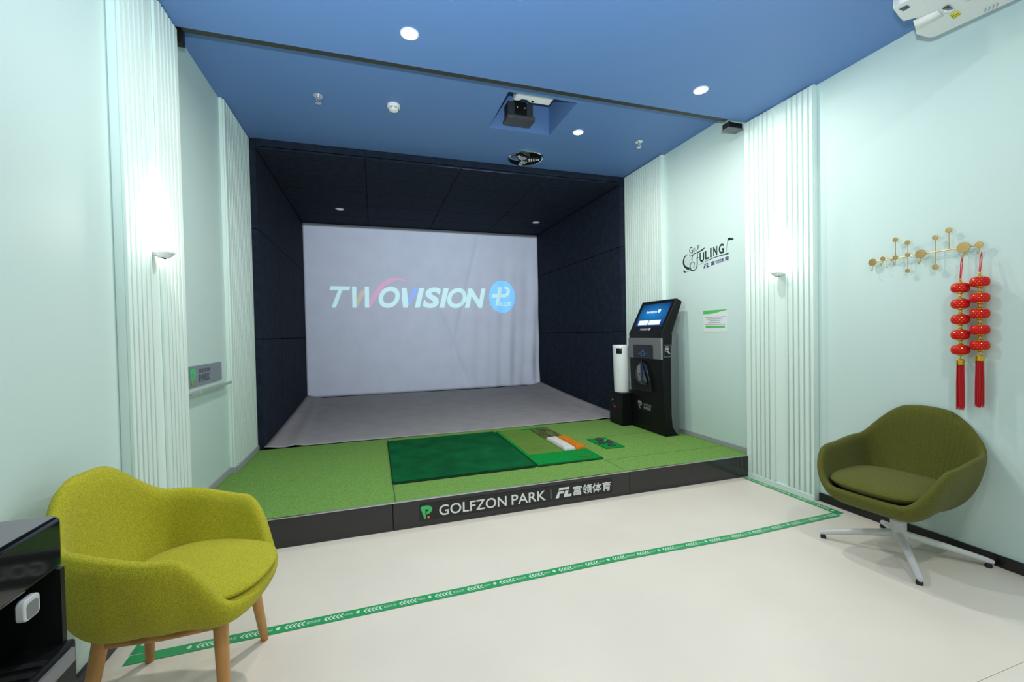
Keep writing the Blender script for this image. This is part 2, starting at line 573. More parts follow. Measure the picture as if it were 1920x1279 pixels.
GR = [2.678, 2.634, 2.594, 2.555, 2.515, 2.356, 2.315, 2.274, 2.234, 2.193]
CH = (2.372, 2.470)
GR_ = [2.678, 2.634, 2.594, 2.555, 2.515, 2.330, 2.290, 2.250, 2.213]
flutes('trim_1', 1, XL, -.953, 2.164, 2.726, 0, ZN, GR, CH, '')
flutes('trim_2', -1, XR, 2.868, 2.164, 2.726, 0, ZN, GR, CH, '')
GF = [3.83 + .042 * i for i in range(15)]
flutes('trim_3', 1, XLF, -1.034, 3.772, YB, ZP, ZF, GF, None, '', False)
flutes('trim_4', -1, XR, 2.865, 3.772, YB, ZP, ZF, GF, None, '', False)

# ------------------------------------------------------------------ impact bay
def panel_wall(name, boxes):
    m = MB()
    for b in boxes:
        m.box(*b)
    return struct(name, m, 'bay_navy', bevel=.006)
g = .003
ys = [YB, 5.35, 6.25, 7.25]
zs = [ZP, 1.19, 2.2, ZB]
bx = []
for i in range(3):
    for j in range(3):
        bx.append((-1.05, BL, ys[i] + g * (i > 0), ys[i + 1] - g, zs[j] + g * (j > 0), zs[j + 1] - g))
bx.append((-1.2, -1.045, YB + .01, 7.3, 0, 3.1)); bx.append((-1.034, BL, YB, YB + .08, ZB - .02, ZF))
panel_wall('wall_bay_left', bx)
bx = []
for i in range(3):
    for j in range(3):
        bx.append((BR, 2.87, ys[i] + g * (i > 0), ys[i + 1] - g, zs[j] + g * (j > 0), zs[j + 1] - g))
bx.append((2.866, 3.05, YB + .01, 7.3, 0, 3.1)); bx.append((BR, 2.864, YB, YB + .08, ZB - .02, ZF))
panel_wall('wall_bay_right', bx)
xs = [BL, -.04, .91, 1.86, BR]
yc = [YB, 4.96, 5.50, 6.05, 6.60, 7.20]
bx = [(BL, BR, YB, YB + .5, ZB + .012, ZF), (-1.1, 2.9, YB + .3, 7.35, ZB + .02, 3.1)]
for i in range(4):
    for j in range(5):
        bx.append((xs[i] + g, xs[i + 1] - g, yc[j] + (g if j else 0), yc[j + 1] - g, ZB, ZB + .03))
panel_wall('ceiling_bay', bx)
m = MB(); m.box(-1.2, 3.05, 7.3, 7.45, 0, 3.1)
struct('wall_end', m, 'bay_navy')

# hanging impact screen
def fold(x, z):
    """how far the cloth hangs forward (towards the camera)"""
    t = max(0.0, min(1.0, (x - 1.0) / 1.6))
    t = t * t * (3 - 2 * t)
    dn = max(0.0, min(1.0, (2.75 - z) / 2.2))
    a = .004 * sin(3.1 * x + 1.3 * z) + .004 * sin(1.7 * x - 2.2 * z + 1)
    b = .020 * t * dn * sin(17 * x + 1.2 * sin(2.0 * z)) + .014 * t * dn * sin(29 * x + 1.0 - 1.3 * z)
    # two slack creases running down from the middle of the right half
    for (xa, za, xb, zb, dep) in ((1.76, 2.9, 1.25, .85, -.032), (1.02, 1.6, 1.52, .3, -.032)):
        k = max(0.0, min(1.0, (za - z) / (za - zb)))
        xc = xa + (xb - xa) * k
        on = max(0.0, sin(pi * min(1, max(0, k)))) ** .5 if zb <= z <= za else 0.0
        b += dep * on * math.exp(-((x - xc) / .05) ** 2)
    c = .05 * max(0.0, min(1.0, (x - 2.62) / .17)) * dn * (0.6 + .4 * sin(7 * z))
    return a + b + c
def scr_y(x, z):
    return YE + .02 - fold(x, z)
m = MB()
m.grid(150, 70, lambda u, v: (BL + .004 + (BR - BL - .008) * u, scr_y(BL + (BR - BL) * u, .275 + (2.925 - .275) * v), .275 + (2.925 - .275) * v))
scr = thing('projection_screen', (.91, YE, .275), 'large pale grey cloth screen hanging at the back of the dark bay', 'screen')
obj('cloth', m, 'screen_fabric', scr, solid=.004)
FS = lambda x, z: (x, scr_y(x, z) - .012, z)
def drape(m, off):
    """lay the flat shapes onto the cloth: subdivide and follow its folds"""
    bmesh.ops.triangulate(m.bm, faces=m.bm.faces[:])
    for _ in range(3):
        es = [e for e in m.bm.edges if e.calc_length() > .035]
        if es:
            bmesh.ops.subdivide_edges(m.bm, edges=es, cuts=1, use_grid_fill=False)
            bmesh.ops.triangulate(m.bm, faces=m.bm.faces[:])
    for v in m.bm.verts:
        v.co.y = scr_y(v.co.x, v.co.z) - off
m = MB()
poly(m, [(-.608, 1.977), (-.33, 1.975), (-.344, 1.914), (-.446, 1.914), (-.508, 1.914), (-.63, 1.914)], FS)
poly(m, [(-.446, 1.914), (-.545, 1.645), (-.607, 1.645), (-.508, 1.914)], FS)
poly(m, [(-.304, 1.975), (-.241, 1.975), (-.245, 1.645), (-.306, 1.645)], FS)
poly(m, [(-.118, 1.975), (-.054, 1.975), (-.058, 1.645), (-.122, 1.645)], FS)
put_text(m, 'O', FS, .085, 1.640, .415, 1.983, .035, .22)
poly(m, [(.446, 1.964), (.523, 1.964), (.545, 1.70), (.53, 1.645), (.461, 1.644), (.447, 1.779)], FS)
poly(m, [(.722, 1.967), (.805, 1.968), (.725, 1.644), (.643, 1.644)], FS)
put_text(m, 'S', FS, .774, 1.638, 1.075, 1.979, .04, .2)
poly(m, [(1.122, 1.968), (1.206, 1.969), (1.125, 1.642), (1.043, 1.642)], FS)
put_text(m, 'O', FS, 1.175, 1.637, 1.51, 1.976, .035, .22)
put_text(m, 'N', FS, 1.475, 1.641, 1.835, 1.971, .04, .22)
drape(m, 0.009)
obj('projected_lettering', m, 'proj_white', scr, label='white projected letters')
m = MB(); poly(m, [(-.184, 1.898), (-.12, 1.935), (-.121, 1.86), (-.235, 1.646), (-.243, 1.70), (-.242, 1.775)], FS)
drape(m, .007); obj('projected_stroke', m, 'proj_tan', scr, label='tan projected stroke')
m = MB()
stroke(m, [(-.05, 1.66), (-.01, 1.755), (.05, 1.865), (.13, 1.975), (.235, 2.065), (.343, 2.104), (.45, 2.09), (.54, 2.035)], [.03, .06, .075, .075, .06, .04, .026, .005], FS)
drape(m, 0.007)
obj('projected_swoosh', m, 'proj_pink', scr, label='pink projected swoosh')
m = MB(); poly(m, [(.622, 1.966), (.706, 1.967), (.60, 1.76), (.55, 1.66), (.548, 1.74)], FS)
drape(m, .007); obj('projected_stroke', m, 'proj_blue', scr, label='blue projected stroke')
m = MB()
FS1 = lambda x, z: (x, scr_y(x, z) - .014, z)
m.grid(48, 12, lambda u, v: FS1(2.13 + .236 * max(.001, v) * cos(2 * pi * u), 1.833 + .281 * max(.001, v) * sin(2 * pi * u)))
drape(m, 0.007)
obj('projected_disc', m, 'proj_sky', scr, label='blue projected disc')
FS2 = lambda x, z: (x, scr_y(x, z) - .030, z)
m = MB()
poly(m, [(2.062, 1.998), (2.132, 1.998), (2.064, 1.676), (2.002, 1.676)], FS2)
poly(m, [(1.955, 1.880), (2.19, 1.882), (2.18, 1.820), (1.938, 1.817)], FS2)
stroke(m, [(2.17, 1.983), (2.215, 1.985), (2.24, 1.955), (2.238, 1.91), (2.212, 1.865), (2.165, 1.845)], [.03, .04, .05, .055, .05, .05], FS2)
put_text(m, 'LUS', FS2, 2.085, 1.672, 2.285, 1.745, .03, .2)
drape(m, 0.013)
obj('projected_emblem', m, 'proj_white', scr, label='white plus sign and small letters on the blue disc')

# padded landing mat in front of the screen
def mat_z(u, v):
    x = BL + .003 + (BR - BL - .006) * u
    k = v ** 1.6
    z = ZP + .004 + .095 * k
    e = min(u, 1 - u) * (BR - BL)
    z += .055 * math.exp(-(e / .10) ** 2) * (0.35 + .65 * v)
    z += .016 * math.exp(-((e - .26 + .12 * v) / .05) ** 2) * (1 if u < .5 else .6)
    z += .003 * sin(9 * u + 5 * v)
    return (x, 4.432 + (7.085 - 4.432) * v, z)
m = MB(); m.grid(90, 50, mat_z)
obj('landing_mat', m, 'screen_mat', label='taupe grey cloth mat covering the bay floor before the screen', cat='mat', solid=.003)

# ------------------------------------------------------------------ platform
m = MB(); m.box(XLF, XR, YT + .012, 7.3, 0.0, ZP - .008)
struct('platform', m, 'black_matte')
m = MB(); m.box(XLF, XR, YT + .004, 4.432, ZP - .008, ZP); m.mi = 1
for a in ((.098, .106, YT + .01, 4.43), (1.737, 1.741, YT + .01, 4.43)):
    m.box(a[0], a[1], a[2], a[3], ZP - .001, ZP + .0006)
m.box(1.74, XR, 3.018, 3.022, ZP - .001, ZP + .0006); m.box(1.74, XR, 3.70, 3.704, ZP - .001, ZP + .0006)
carpet = obj('platform_carpet', m, ['carpet', 'carpet_seam'], label='bright green carpet laid over the raised platform', cat='carpet')
fascia = []
for i, (a, b, lb) in enumerate(((XLF, .084, 'black glossy riser panel of the platform, left of the logo board, behind the lime armchair'),
                            (.088, 1.758, 'black glossy riser panel of the platform, carrying the white lettered board'),
                            (1.762, 2.915, 'black glossy riser panel of the platform, right end by the fluted wall column'))):
    m = MB(); m.box(a, b, YT, YT + .012, 0.001, ZP - .004)
    obj('riser_panel', m, 'fascia_black', label=lb, cat='panel', group='riser panels along the platform front', bevel=.0015)
m = MB(); m.box(XLF, XR - .002, YT - .003, YT + .012, ZP - .0035, ZP + .002)
struct('trim_5', m, 'metal_trim')


# logo board on the riser
sg = thing('logo_board', (.927, YT, .037), 'black board with white lettering and a green P mark on the platform riser', 'sign')
m = MB(); m.box(.243, 1.611, YT - .004, YT - .0002, .037, .143)
obj('board', m, 'sign_black', sg)
FF = lambda x, z: (x, YT - .0055, z)
P, F, D = flag_p(None, .251, .046, .086)
m = MB(); poly(m, P, FF); obj('green_mark', m, 'logo_green', sg, label='green P mark')
m = MB(); poly(m, F, lambda x, z: (x, YT - .0065, z)); obj('flag_mark', m, 'sign_black', sg, label='black flag inside the green mark')
m = MB(); poly(m, D, FF); obj('dot_mark', m, 'logo_orange', sg, label='orange dot')
m = MB()
put_text(m, 'GOLFZON', FF, .367, .055, .813, .122, .012, 0, 1.02)
obj('word_lettering', m, 'letter_white', sg, label='white first word of the lettering')
m = MB()
put_text(m, 'PARK', FF, .848, .055, 1.094, .122, .012, 0, 1.02)
obj('word_lettering', m, 'letter_white', sg, label='white second word of the lettering')
m = MB()
m.mesh([FF(1.1295, .057), FF(1.1325, .057), FF(1.1325, .124), FF(1.1295, .124)], [(0, 1, 2, 3)])
obj('divider', m, 'letter_white', sg, label='thin white divider')
m = MB()
poly(m, [(1.194, .124), (1.272, .124), (1.268, .107), (1.190, .107)], FF)
poly(m, [(1.186, .099), (1.232, .099), (1.229, .084), (1.198, .084), (1.191, .055), (1.165, .055)], FF)
poly(m, [(1.240, .101), (1.266, .101), (1.257, .074), (1.288, .074), (1.284, .056), (1.226, .056)], FF)
obj('emblem', m, 'letter_white', sg, label='white slanted emblem')
m = MB()
put_text(m, '富领体育', FF, 1.298, .056, 1.599, .124, .016)
obj('character_lettering', m, 'letter_white', sg, label='white characters')

# ------------------------------------------------------------------ mats on the platform
def flat_mat(m, x0, x1, y0, y1, z0, z1, r=.02):
    pts = []
    for cx_, cy_, a0 in ((x1 - r, y1 - r, 0), (x0 + r, y1 - r, pi / 2), (x0 + r, y0 + r, pi), (x1 - r, y0 + r, 1.5 * pi)):
        pts += [(cx_ + r * cos(a0 + k * pi / 8), cy_ + r * sin(a0 + k * pi / 8)) for k in range(5)]
    m.prism(pts, lambda a, b, d: (a, b, d), z0, z1)
Z = ZP
t = thing('stance_mat', (.62, 3.65, Z), 'large dark green rubber backed mat on the left half of the platform', 'mat')
m = MB(); flat_mat(m, .098, 1.160, 3.045, 4.262, Z + .0008, Z + .010); obj('backing', m, 'mat_edge', t)
m = MB(); flat_mat(m, .103, 1.155, 3.052, 4.257, Z + .010, Z + .020); obj('turf', m, 'mat_dark', t, bevel=.003)
t = thing('tee_mat', (1.45, 3.65, Z), 'bright green hitting mat with a worn turf insert, right of the dark mat', 'mat')
m = MB(); flat_mat(m, 1.168, 1.732, 3.045, 4.256, Z + .0008, Z + .008, .006); obj('backing', m, 'mat_edge', t)
m = MB(); m.box(1.172, 1.730, 3.05, 3.325, Z + .008, Z + .018); m.box(1.172, 1.202, 3.325, 4.252, Z + .008, Z + .018); m.box(1.44, 1.728, 4.19, 4.252, Z + .008, Z + .018)
obj('border', m, 'mat_bright', t)
m = MB(); m.box(1.202, 1.52, 3.325, 4.252, Z + .008, Z + .017)
obj('turf_insert', m, 'turf_worn', t, label='worn green and brown turf insert')
m = MB(); m.box(1.52, 1.728, 3.745, 4.19, Z + .008, Z + .022)
obj('rough_insert', m, 'turf_rough', t, label='dull brown rough insert')
m = MB(); m.box(1.56, 1.672, 3.108, 3.132, Z + .018, Z + .0186); obj('badge', m, 'sign_black', t, label='small black badge')
FB = lambda x, y: (x, y, Z + .0190)
m = MB(); put_text(m, 'GOLFZON', FB, 1.567, 3.113, 1.665, 3.127, .01); obj('badge_lettering', m, 'logo_orange', t)
def brush(x0, x1, y0, y1, z0, z1, mt, label):
    m = MB()
    random.seed(int(x0 * 1000))
    nx, ny = 16, 44
    def f(u, v):
        e = min(min(u, 1 - u) * nx / 2.0, min(v, 1 - v) * ny / 2.0, 1.0)
        dz = (z1 - z0) * (0.25 + .75 * sqrt(max(0, e))) + random.uniform(-.003, .003)
        return (x0 + (x1 - x0) * u + random.uniform(-.002, .002), y0 + (y1 - y0) * v + random.uniform(-.002, .002), z0 + dz)
    vs = m.grid(nx, ny, f)
    ring = [vs[i][0] for i in range(nx + 1)] + [vs[nx][j] for j in range(1, ny + 1)] + [vs[i][ny] for i in range(nx - 1, -1, -1)] + [vs[0][j] for j in range(ny - 1, 0, -1)]
    low = [m.bm.verts.new((v.co.x, v.co.y, z0)) for v in ring]
    for i in range(len(ring)):
        m.bm.faces.new((ring[i], low[i], low[(i + 1) % len(ring)], ring[(i + 1) % len(ring)]))
    m.bm.faces.new(low)
    obj('brush_strip', m, mt, label=label, cat='turf strip', group='brush strips on the hitting mat')
brush(1.522, 1.625, 3.327, 3.742, Z + .0182, Z + .046, 'brush_white', 'white bristle strip on the tee mat, beside the worn turf insert')
brush(1.627, 1.728, 3.327, 3.742, Z + .0182, Z + .046, 'brush_orange', 'orange bristle strip on the tee mat, right of the white strip')
t = thing('foot_pad', (2.0, 3.47, Z), 'small green pad with grey round buttons on the carpet before the kiosk', 'pad')
m = MB(); flat_mat(m, 1.905, 2.092, 3.295, 3.650, Z + .0008, Z + .008, .004); obj('base', m, 'mat_bright', t)
for i, (bx_, by_) in enumerate(((1.995, 3.585), (1.960, 3.475), (2.035, 3.475), (2.000, 3.365))):
    m = MB(); m.lathe([(0, .012), (.030, .012), (.036, .008), (.036, 0)], (bx_, by_, Z + .008), n=20)
    obj('button', m, 'dark_grey', t, label='dark grey button')
m = MB(); m.tube([(1.972, 3.44, Z + .022), (2.025, 3.51, Z + .022)], .004, 6); obj('stick', m, 'grey_light', t, label='pale marker stick')

# ------------------------------------------------------------------ floor tape with arrows
def tape(path, width, label, phase=0.0, flip=1):
    m = MB()
    off = []
    n = len(path)
    for i in range(n):
        a, b = Vector(path[max(0, i - 1)]), Vector(path[min(n - 1, i + 1)])
        d = (b - a).normalized()
        off.append(Vector((-d.y, d.x)))
    top = [(path[i][0] + off[i].x * width, path[i][1] + off[i].y * width) for i in range(n)]
    vs = [(a, b, .0015) for a, b in path] + [(a, b, .0015) for a, b in top]
    m.mesh(vs, [(i, i + 1, n + i + 1, n + i) for i in range(n - 1)])
    vs = [(a, b, .0002) for a, b in path] + [(a, b, .0002) for a, b in top]
    m.mi = 1
    seg = [0.0]
    for i in range(1, n):
        seg.append(seg[-1] + (Vector(path[i]) - Vector(path[i - 1])).length)
    L = seg[-1]
    def at(s, t):
        for i in range(1, n):
            if s <= seg[i] or i == n - 1:
                k = (s - seg[i - 1]) / (seg[i] - seg[i - 1])
                p = Vector(path[i - 1]).lerp(Vector(path[i]), k)
                o_ = off[i - 1].lerp(off[i], k)
                return (p.x + o_.x * t, p.y + o_.y * t, .0022)
    per = .309
    s0 = phase
    zh, la = text2d('富领体育', .0), text2d('GOLFZON PARK', .012)
    while s0 < L - .01:
        def ok(a, b): return s0 + a > .004 and s0 + b < L - .004
        for c0 in (.022, .172):
            for k in range(5):
                a = c0 + k * .0155
                if ok(a, a + .022):
                    P_ = [(a, .5), (a + .011, .76), (a + .019, .76), (a + .008, .5), (a + .019, .24), (a + .011, .24)]
                    m.mesh([at(s0 + x, y * width) for x, y in P_], [(0, 3, 2, 1), (0, 5, 4, 3)])
        for (vs2, fs2), a, b, y0, y1 in ((zh, .107, .160, .33, .66), (la, .255, .289, .40, .62)):
            if ok(a, b):
                m.mesh([at(s0 + a + (b - a) * x, (y0 + (y1 - y0) * y) * width) for x, y in vs2], fs2)
        if ok(-.012, .010):
            m.mesh([at(s0 + x, y * width) for x, y in ell(0, .55, .008, .20, 10)], [tuple(range(10))])
        s0 += per
    obj('floor_tape', m, ['tape_green', 'tape_print'], label=label, cat='tape', group='green boundary tape on the floor', normals=False)
tape([(-.912, 1.930), (.5, 1.940), (1.2, 1.945), (2.0, 1.922), (2.80, 1.937)], .054, 'long green arrow tape crossing the white floor from chair to chair', .20)
tape([(2.852, 1.96), (2.852, 2.708)], .056, 'short green arrow tape on the floor along the right wall', .05)
tape([(-.860, 1.99), (-.860, 2.708)], .056, 'short green arrow tape on the floor behind the lime armchair by the left wall', .05)

# ------------------------------------------------------------------ kiosk
kx = thing('kiosk', (2.70, 3.74, Z), 'tall black self service kiosk with a tilted blue touch screen', 'kiosk')
KY0, KY1 = 3.463, 4.015
body = [(2.650, Z + .002), (2.803, Z + .002), (2.765, .215), (2.735, .264), (2.722, .40), (2.722, .905), (2.735, 1.173), (2.857, 1.470), (2.852, 1.482), (2.803, 1.508), (2.793, 1.506), (2.619, 1.175), (2.622, .92), (2.640, .40)]
m = MB(); m.prism(body, lambda a, b, d: (a, d, b), KY0, KY1)
obj('body', m, 'black_satin', kx, bevel=.006)
m = MB(); m.prism([(2.724, .175), (2.813, .175), (2.813, 1.16), (2.745, 1.16), (2.724, .9)], lambda a, b, d: (a, d, b), KY0 + .004, KY1 - .004)
obj('rear_cover', m, 'grey_metal', kx, bevel=.004, label='dark grey metal rear cover')
m = MB(); m.box(2.612, 2.630, KY0 - .001, KY1 + .001, .918, 1.125)
obj('face_plate', m, 'grey_panel', kx, bevel=.003, label='grey face plate')
m = MB(); m.box(2.6105, 2.618, KY0 - .0015, KY0 + .006, .918, 1.125); obj('edge_strip', m, 'metal_trim', kx, label='bright metal edge strip')
m = MB()
r = .02
rp = [(3.592, .917), (3.592, 1.057 - r)] + [(3.592 + r - r * cos(k * pi / 8), 1.057 - r + r * sin(k * pi / 8)) for k in range(1, 5)] + \
     [(3.92 - r + r * sin(k * pi / 8), 1.057 - r + r * cos(k * pi / 8)) for k in range(0, 5)] + [(3.92, .917)]
m.prism(rp, lambda a, b, d: (d, a, b), 2.606, 2.615)
bz = obj('reader_window', m, 'black_gloss', kx, label='glossy black reader window')
FK = lambda y, z: (2.6052, y, z)
m = MB()
for i in range(24):
    a0, a1 = 2 * pi * i / 24, 2 * pi * (i + 1) / 24
    m.mesh([FK(3.752 + .030 * cos(a0), .968 + .030 * sin(a0)), FK(3.752 + .030 * cos(a1), .968 + .030 * sin(a1)), FK(3.752 + .024 * cos(a1), .968 + .024 * sin(a1)), FK(3.752 + .024 * cos(a0), .968 + .024 * sin(a0))], [(0, 1, 2, 3)])
m.mesh([FK(3.83, .966), FK(3.782, .966), FK(3.782, .970), FK(3.83, .970)], [(0, 1, 2, 3)])
m.mesh([FK(3.722, .966), FK(3.674, .966), FK(3.674, .970), FK(3.722, .970)], [(0, 1, 2, 3)])
obj('ring_icon', m, 'icon_blue', bz, label='blue ring icon')
# dispenser hood
m = MB()
hood = [(3.762, .897), (3.86, .834), (3.905, .70), (3.923, .602), (3.895, .575), (3.618, .585), (3.640, .69), (3.690, .853)]
m.prism(hood, lambda a, b, d: (d, a, b), 2.600, 2.634)
hd = obj('dispenser_hood', m, 'black_gloss', kx, bevel=.006, label='glossy black dispenser hood')
m = MB()
m.mesh([(2.598, 3.840, .825), (2.598, 3.760, .885), (2.590, 3.665, .690), (2.585, 3.668, .660), (2.585, 3.800, .690)], [(0, 1, 2, 3, 4)])
obj('flap', m, 'lens_glass', hd, label='smoky glass flap', solid=.004)
m = MB(); stroke(m, [(3.838, .80), (3.825, .725), (3.795, .690), (3.735, .672), (3.672, .662)], [.012, .035, .04, .03, .012], lambda y, z: (2.583, y, z))
obj('flap_shine', m, 'dark_grey', hd, label='grey shine painted on the flap')  # flat grey stroke drawn as a highlight on the glass flap
P, F, D = flag_p(None, 0, .385, .085)
mirror = lambda L: [(3.898 - a, b) for a, b in L]
FKL = lambda y, z: (2.6415 - (z - .40) * (.018 / .52) - .0018, y, z)
m = MB(); poly(m, mirror(P), FKL); poly(m, mirror(D), FKL)
put_text(m, 'GOLFZON', FKL, 3.793, .432, 3.672, .450, .02)
put_text(m, 'PARK', FKL, 3.793, .390, 3.672, .424, .02)
obj('logo_print', m, 'grey_print', kx, label='grey printed logo')
m = MB(); poly(m, mirror(F), lambda y, z: (FKL(y, z)[0] - .001, y, z)); obj('logo_flag', m, 'black_satin', kx, label='black flag inside the logo')
# card sign on the side
FC = lambda x, z: (x, KY0 - .0012, z)
m = MB()
for a in ((2.639, .943, 2.721, .946), (2.639, 1.056, 2.721, 1.059), (2.639, .943, 2.6415, 1.059), (2.7185, .943, 2.721, 1.059)):
    m.mesh([FC(a[0], a[1]), FC(a[2], a[1]), FC(a[2], a[3]), FC(a[0], a[3])], [(0, 1, 2, 3)])
poly(m, [(2.655, 1.008), (2.695, 1.008), (2.695, 1.034), (2.655, 1.034)], FC)
poly(m, [(2.672, 1.000), (2.690, 1.005), (2.712, .975), (2.700, .965)], FC)
stroke(m, [(2.650, 1.002), (2.668, .995), (2.685, .985)], .005, FC)
stroke(m, [(2.660, 1.045), (2.700, 1.045)], .004, FC)
obj('card_sign', m, 'grey_print', kx, label='grey tap card sign on the side')
m = MB(); stroke(m, [(2.645, .695), (2.665, .700), (2.715, .703)], .006, FC); obj('side_slot', m, 'black_matte', kx)
# tilted display
d = Vector((.175, 0, .333)); P0 = Vector((2.6185, 0, 1.175)); nv = Vector((-.333, 0, .175)).normalized()
def FH(y, tt, off=.0015):
    p = P0 + d * tt + nv * off
    return (p.x, y, p.z)
m = MB(); m.mesh([FH(3.957, .20), FH(3.505, .19), FH(3.503, .895), FH(3.957, .895)], [(0, 1, 2, 3)])
ds = obj('touch_screen', m, 'touch_display', kx, label='lit blue touch screen')
m = MB(); FH2 = lambda y, tt: FH(y, tt, .0024)
put_text(m, 'TWOVISION', FH2, 3.853, .60, 3.675, .665, .03, .25)
poly(m, ell(3.645, .66, -.024, .055, 16), FH2)
obj('screen_lettering', m, 'screen_button', ds)
for (a, b) in ((3.912, 3.750), (3.738, 3.556)):
    m = MB(); poly(m, [(a, .245), (b, .245), (b, .385), (a, .385)], FH2)
    obj('screen_button', m, 'screen_button', ds, label='pale blue button on the screen')
m = MB(); put_text(m, 'TWOVISION', FH2, 3.837, .075, 3.700, .135, .03, .25); poly(m, ell(3.678, .115, -.016, .045, 16), FH2)
obj('brand_print', m, 'grey_light', kx, label='pale printed lettering')

# ------------------------------------------------------------------ subwoofer like floor unit and white tower on it
t = thing('floor_speaker', (2.665, 4.16, Z), 'low black box with a round port on the platform, left of the kiosk', 'speaker')
m = MB(); m.box(2.530, 2.80, 4.028, 4.290, Z + .012, .520); obj('cabinet', m, 'black_satin', t, bevel=.006)
m = MB(); m.box(2.522, 2.80, 4.024, 4.294, .520, .529); obj('lid', m, 'black_matte', t, bevel=.002)
m = MB(); m.box(2.545, 2.79, 4.045, 4.275, Z + .0005, Z + .012); obj('plinth', m, 'black_matte', t)
m = MB(); m.lathe([(.050, .004), (.050, -.002), (.042, -.002), (.030, .010), (0, .012)], (2.530, 4.205, .432), 'x', 24); obj('port', m, 'black_gloss', t, bevel=0, label='glossy round port')
m = MB(); m.lathe([(.009, .002), (.008, -.003), (0, -.004)], (2.5275, 4.214, .438), 'x', 12); obj('lens', m, 'grey_light', t, label='shiny lens')
m = MB(); m.lathe([(.014, .002), (.013, -.002), (0, -.003)], (2.530, 4.178, .366), 'x', 16); obj('indicator', m, 'red_led', t, label='dark red indicator')
t = thing('humidifier_tower', (2.612, 4.16, .529), 'white tapered tower appliance standing on the low black box', 'appliance')
m = MB(); m.lathe([(0, .0005), (.080, .0005), (.082, .006), (.094, .50), (.096, .512), (.093, .520), (0, .520)], (2.612, 4.16, .529), n=40)
obj('shell', m, 'white_gloss', t)
m = MB(); m.lathe([(.0975, .350), (.0978, .353), (.0975, .356)], (2.612, 4.16, .529), n=40)
def on_tower(a, z, off=.0015):
    r_ = .082 + .012 * (z / .5) + off
    return (2.612 + r_ * cos(a), 4.16 + r_ * sin(a), .529 + z)
m = MB(); m.grid(8, 2, lambda u, v: on_tower(radians(203 + 38 * u), .425 + .060 * v, .002)); obj('display', m, 'black_gloss', t, solid=.002, label='small black display')
m = MB(); m.grid(2, 4, lambda u, v: on_tower(radians(213 + 2.5 * u), .21 + .14 * v, .001)); obj('level_slot', m, 'grey_light', t, solid=.001, label='thin grey level slot')
m = MB(); m.lathe([(0, .004), (.055, .004), (.060, 0)], (2.612, 4.16, .529 + .5205), n=24); obj('top_vent', m, 'dark_grey', t)

# ------------------------------------------------------------------ wall decal, notice, plaque
FW_ = lambda u, z: (XR - .0008, 3.52 - u, 1.7 + z)
dc = thing('wall_decal', (XR, 3.2, 1.76), 'black and purple golf lettering decal on the right wall above the kiosk', 'decal')
m = MB()
outer = [(.085, .234), (.043, .225), (.014, .201), (.004, .166), (.013, .132), (.036, .106), (.068, .088), (.096, .087)]
inner = [(.085, .232), (.052, .220), (.030, .198), (.025, .163), (.034, .135), (.057, .112), (.089, .102), (.100, .100)]
mid = [((a[0] + b[0]) / 2, (a[1] + b[1]) / 2) for a, b in zip(outer, inner)]
stroke(m, mid, [max(.001, sqrt((a[0] - b[0]) ** 2 + (a[1] - b[1]) ** 2)) for a, b in zip(outer, inner)], FW_)
stroke(m, [(.138, .160), (.133, .180), (.140, .205), (.160, .219), (.19, .224), (.224, .228), (.262, .237), (.290, .248), (.302, .254)], [.008, .011, .010, .008, .008, .010, .014, .010, .001], FW_)
stroke(m, [(.212, .222), (.206, .193), (.202, .162), (.202, .118), (.193, .088), (.173, .069), (.141, .063), (.117, .075), (.105, .102), (.108, .128), (.123, .143), (.146, .146), (.163, .135), (.163, .117), (.155, .110)],
       [.004, .009, .010, .011, .011, .009, .011, .014, .014, .010, .006, .008, .008, .007, .002], FW_)
stroke(m, [(.179, .160), (.190, .172), (.205, .177), (.234, .174)], [.002, .004, .006, .002], FW_)
for ch, a, b, c, e in (('U', .233, .128, .292, .214), ('L', .303, .142, .350, .221), ('I', .364, .150, .383, .236), ('N', .402, .156, .450, .240), ('G', .467, .160, .525, .248)):
    put_text(m, ch, FW_, a, c if False else b, c, e, .03)
stroke(m, [(.222, .107), (.30, .124), (.373, .136), (.43, .143), (.49, .146), (.578, .150)], [.002, .004, .006, .006, .007, .009], FW_)
stroke(m, [(.569, .275), (.560, .219), (.551, .158)], .0025, FW_)
poly(m, [(.570, .282), (.596, .281), (.617, .272), (.637, .261), (.617, .255), (.592, .262), (.573, .257)], FW_)
poly(m, [(.014, .090), (.024, .086), (.044, .066), (.040, .058), (.011, .068)], FW_)
stroke(m, [(.040, .062), (.075, .068), (.103, .079)], .003, FW_)
stroke(m, [(.142, .092), (.168, .100)], .004, FW_)
put_text(m, 'G', FW_, .096, .232, .142, .294, .005)
stroke(m, [(.140, .262), (.140, .235), (.128, .214), (.104, .206), (.098, .217)], .006, FW_)
put_text(m, 'O', FW_, .146, .237, .174, .277, 0)
put_text(m, 'L', FW_, .180, .243, .200, .284, 0)
put_text(m, 'F', FW_, .210, .250, .240, .292, 0)
obj('black_lettering', m, 'decal_black', dc, label='black lettering, ball and flag')
m = MB()
for k in range(9):
    a = k / 8
    stroke(m, [(.040 + .012 * k, .215 - .004 * k), (.036 + .011 * k, .175 - .006 * k), (.050 + .010 * k, .128 - .001 * k)], .0018, FW_)
obj('ball_lines', m, 'decal_grey', dc, label='fine grey ball lines')
m = MB()
sh = lambda u, z: FW_(u, z + (u - .283) * .085)
poly(m, [(.292, .103), (.340, .103), (.337, .094), (.289, .094)], sh)
poly(m, [(.287, .088), (.318, .088), (.315, .079), (.300, .079), (.296, .061), (.281, .061)], sh)
poly(m, [(.324, .088), (.340, .088), (.334, .072), (.358, .072), (.355, .062), (.316, .062)], sh)
put_text(m, '富领体育', sh, .372, .066, .582, .104, .02)
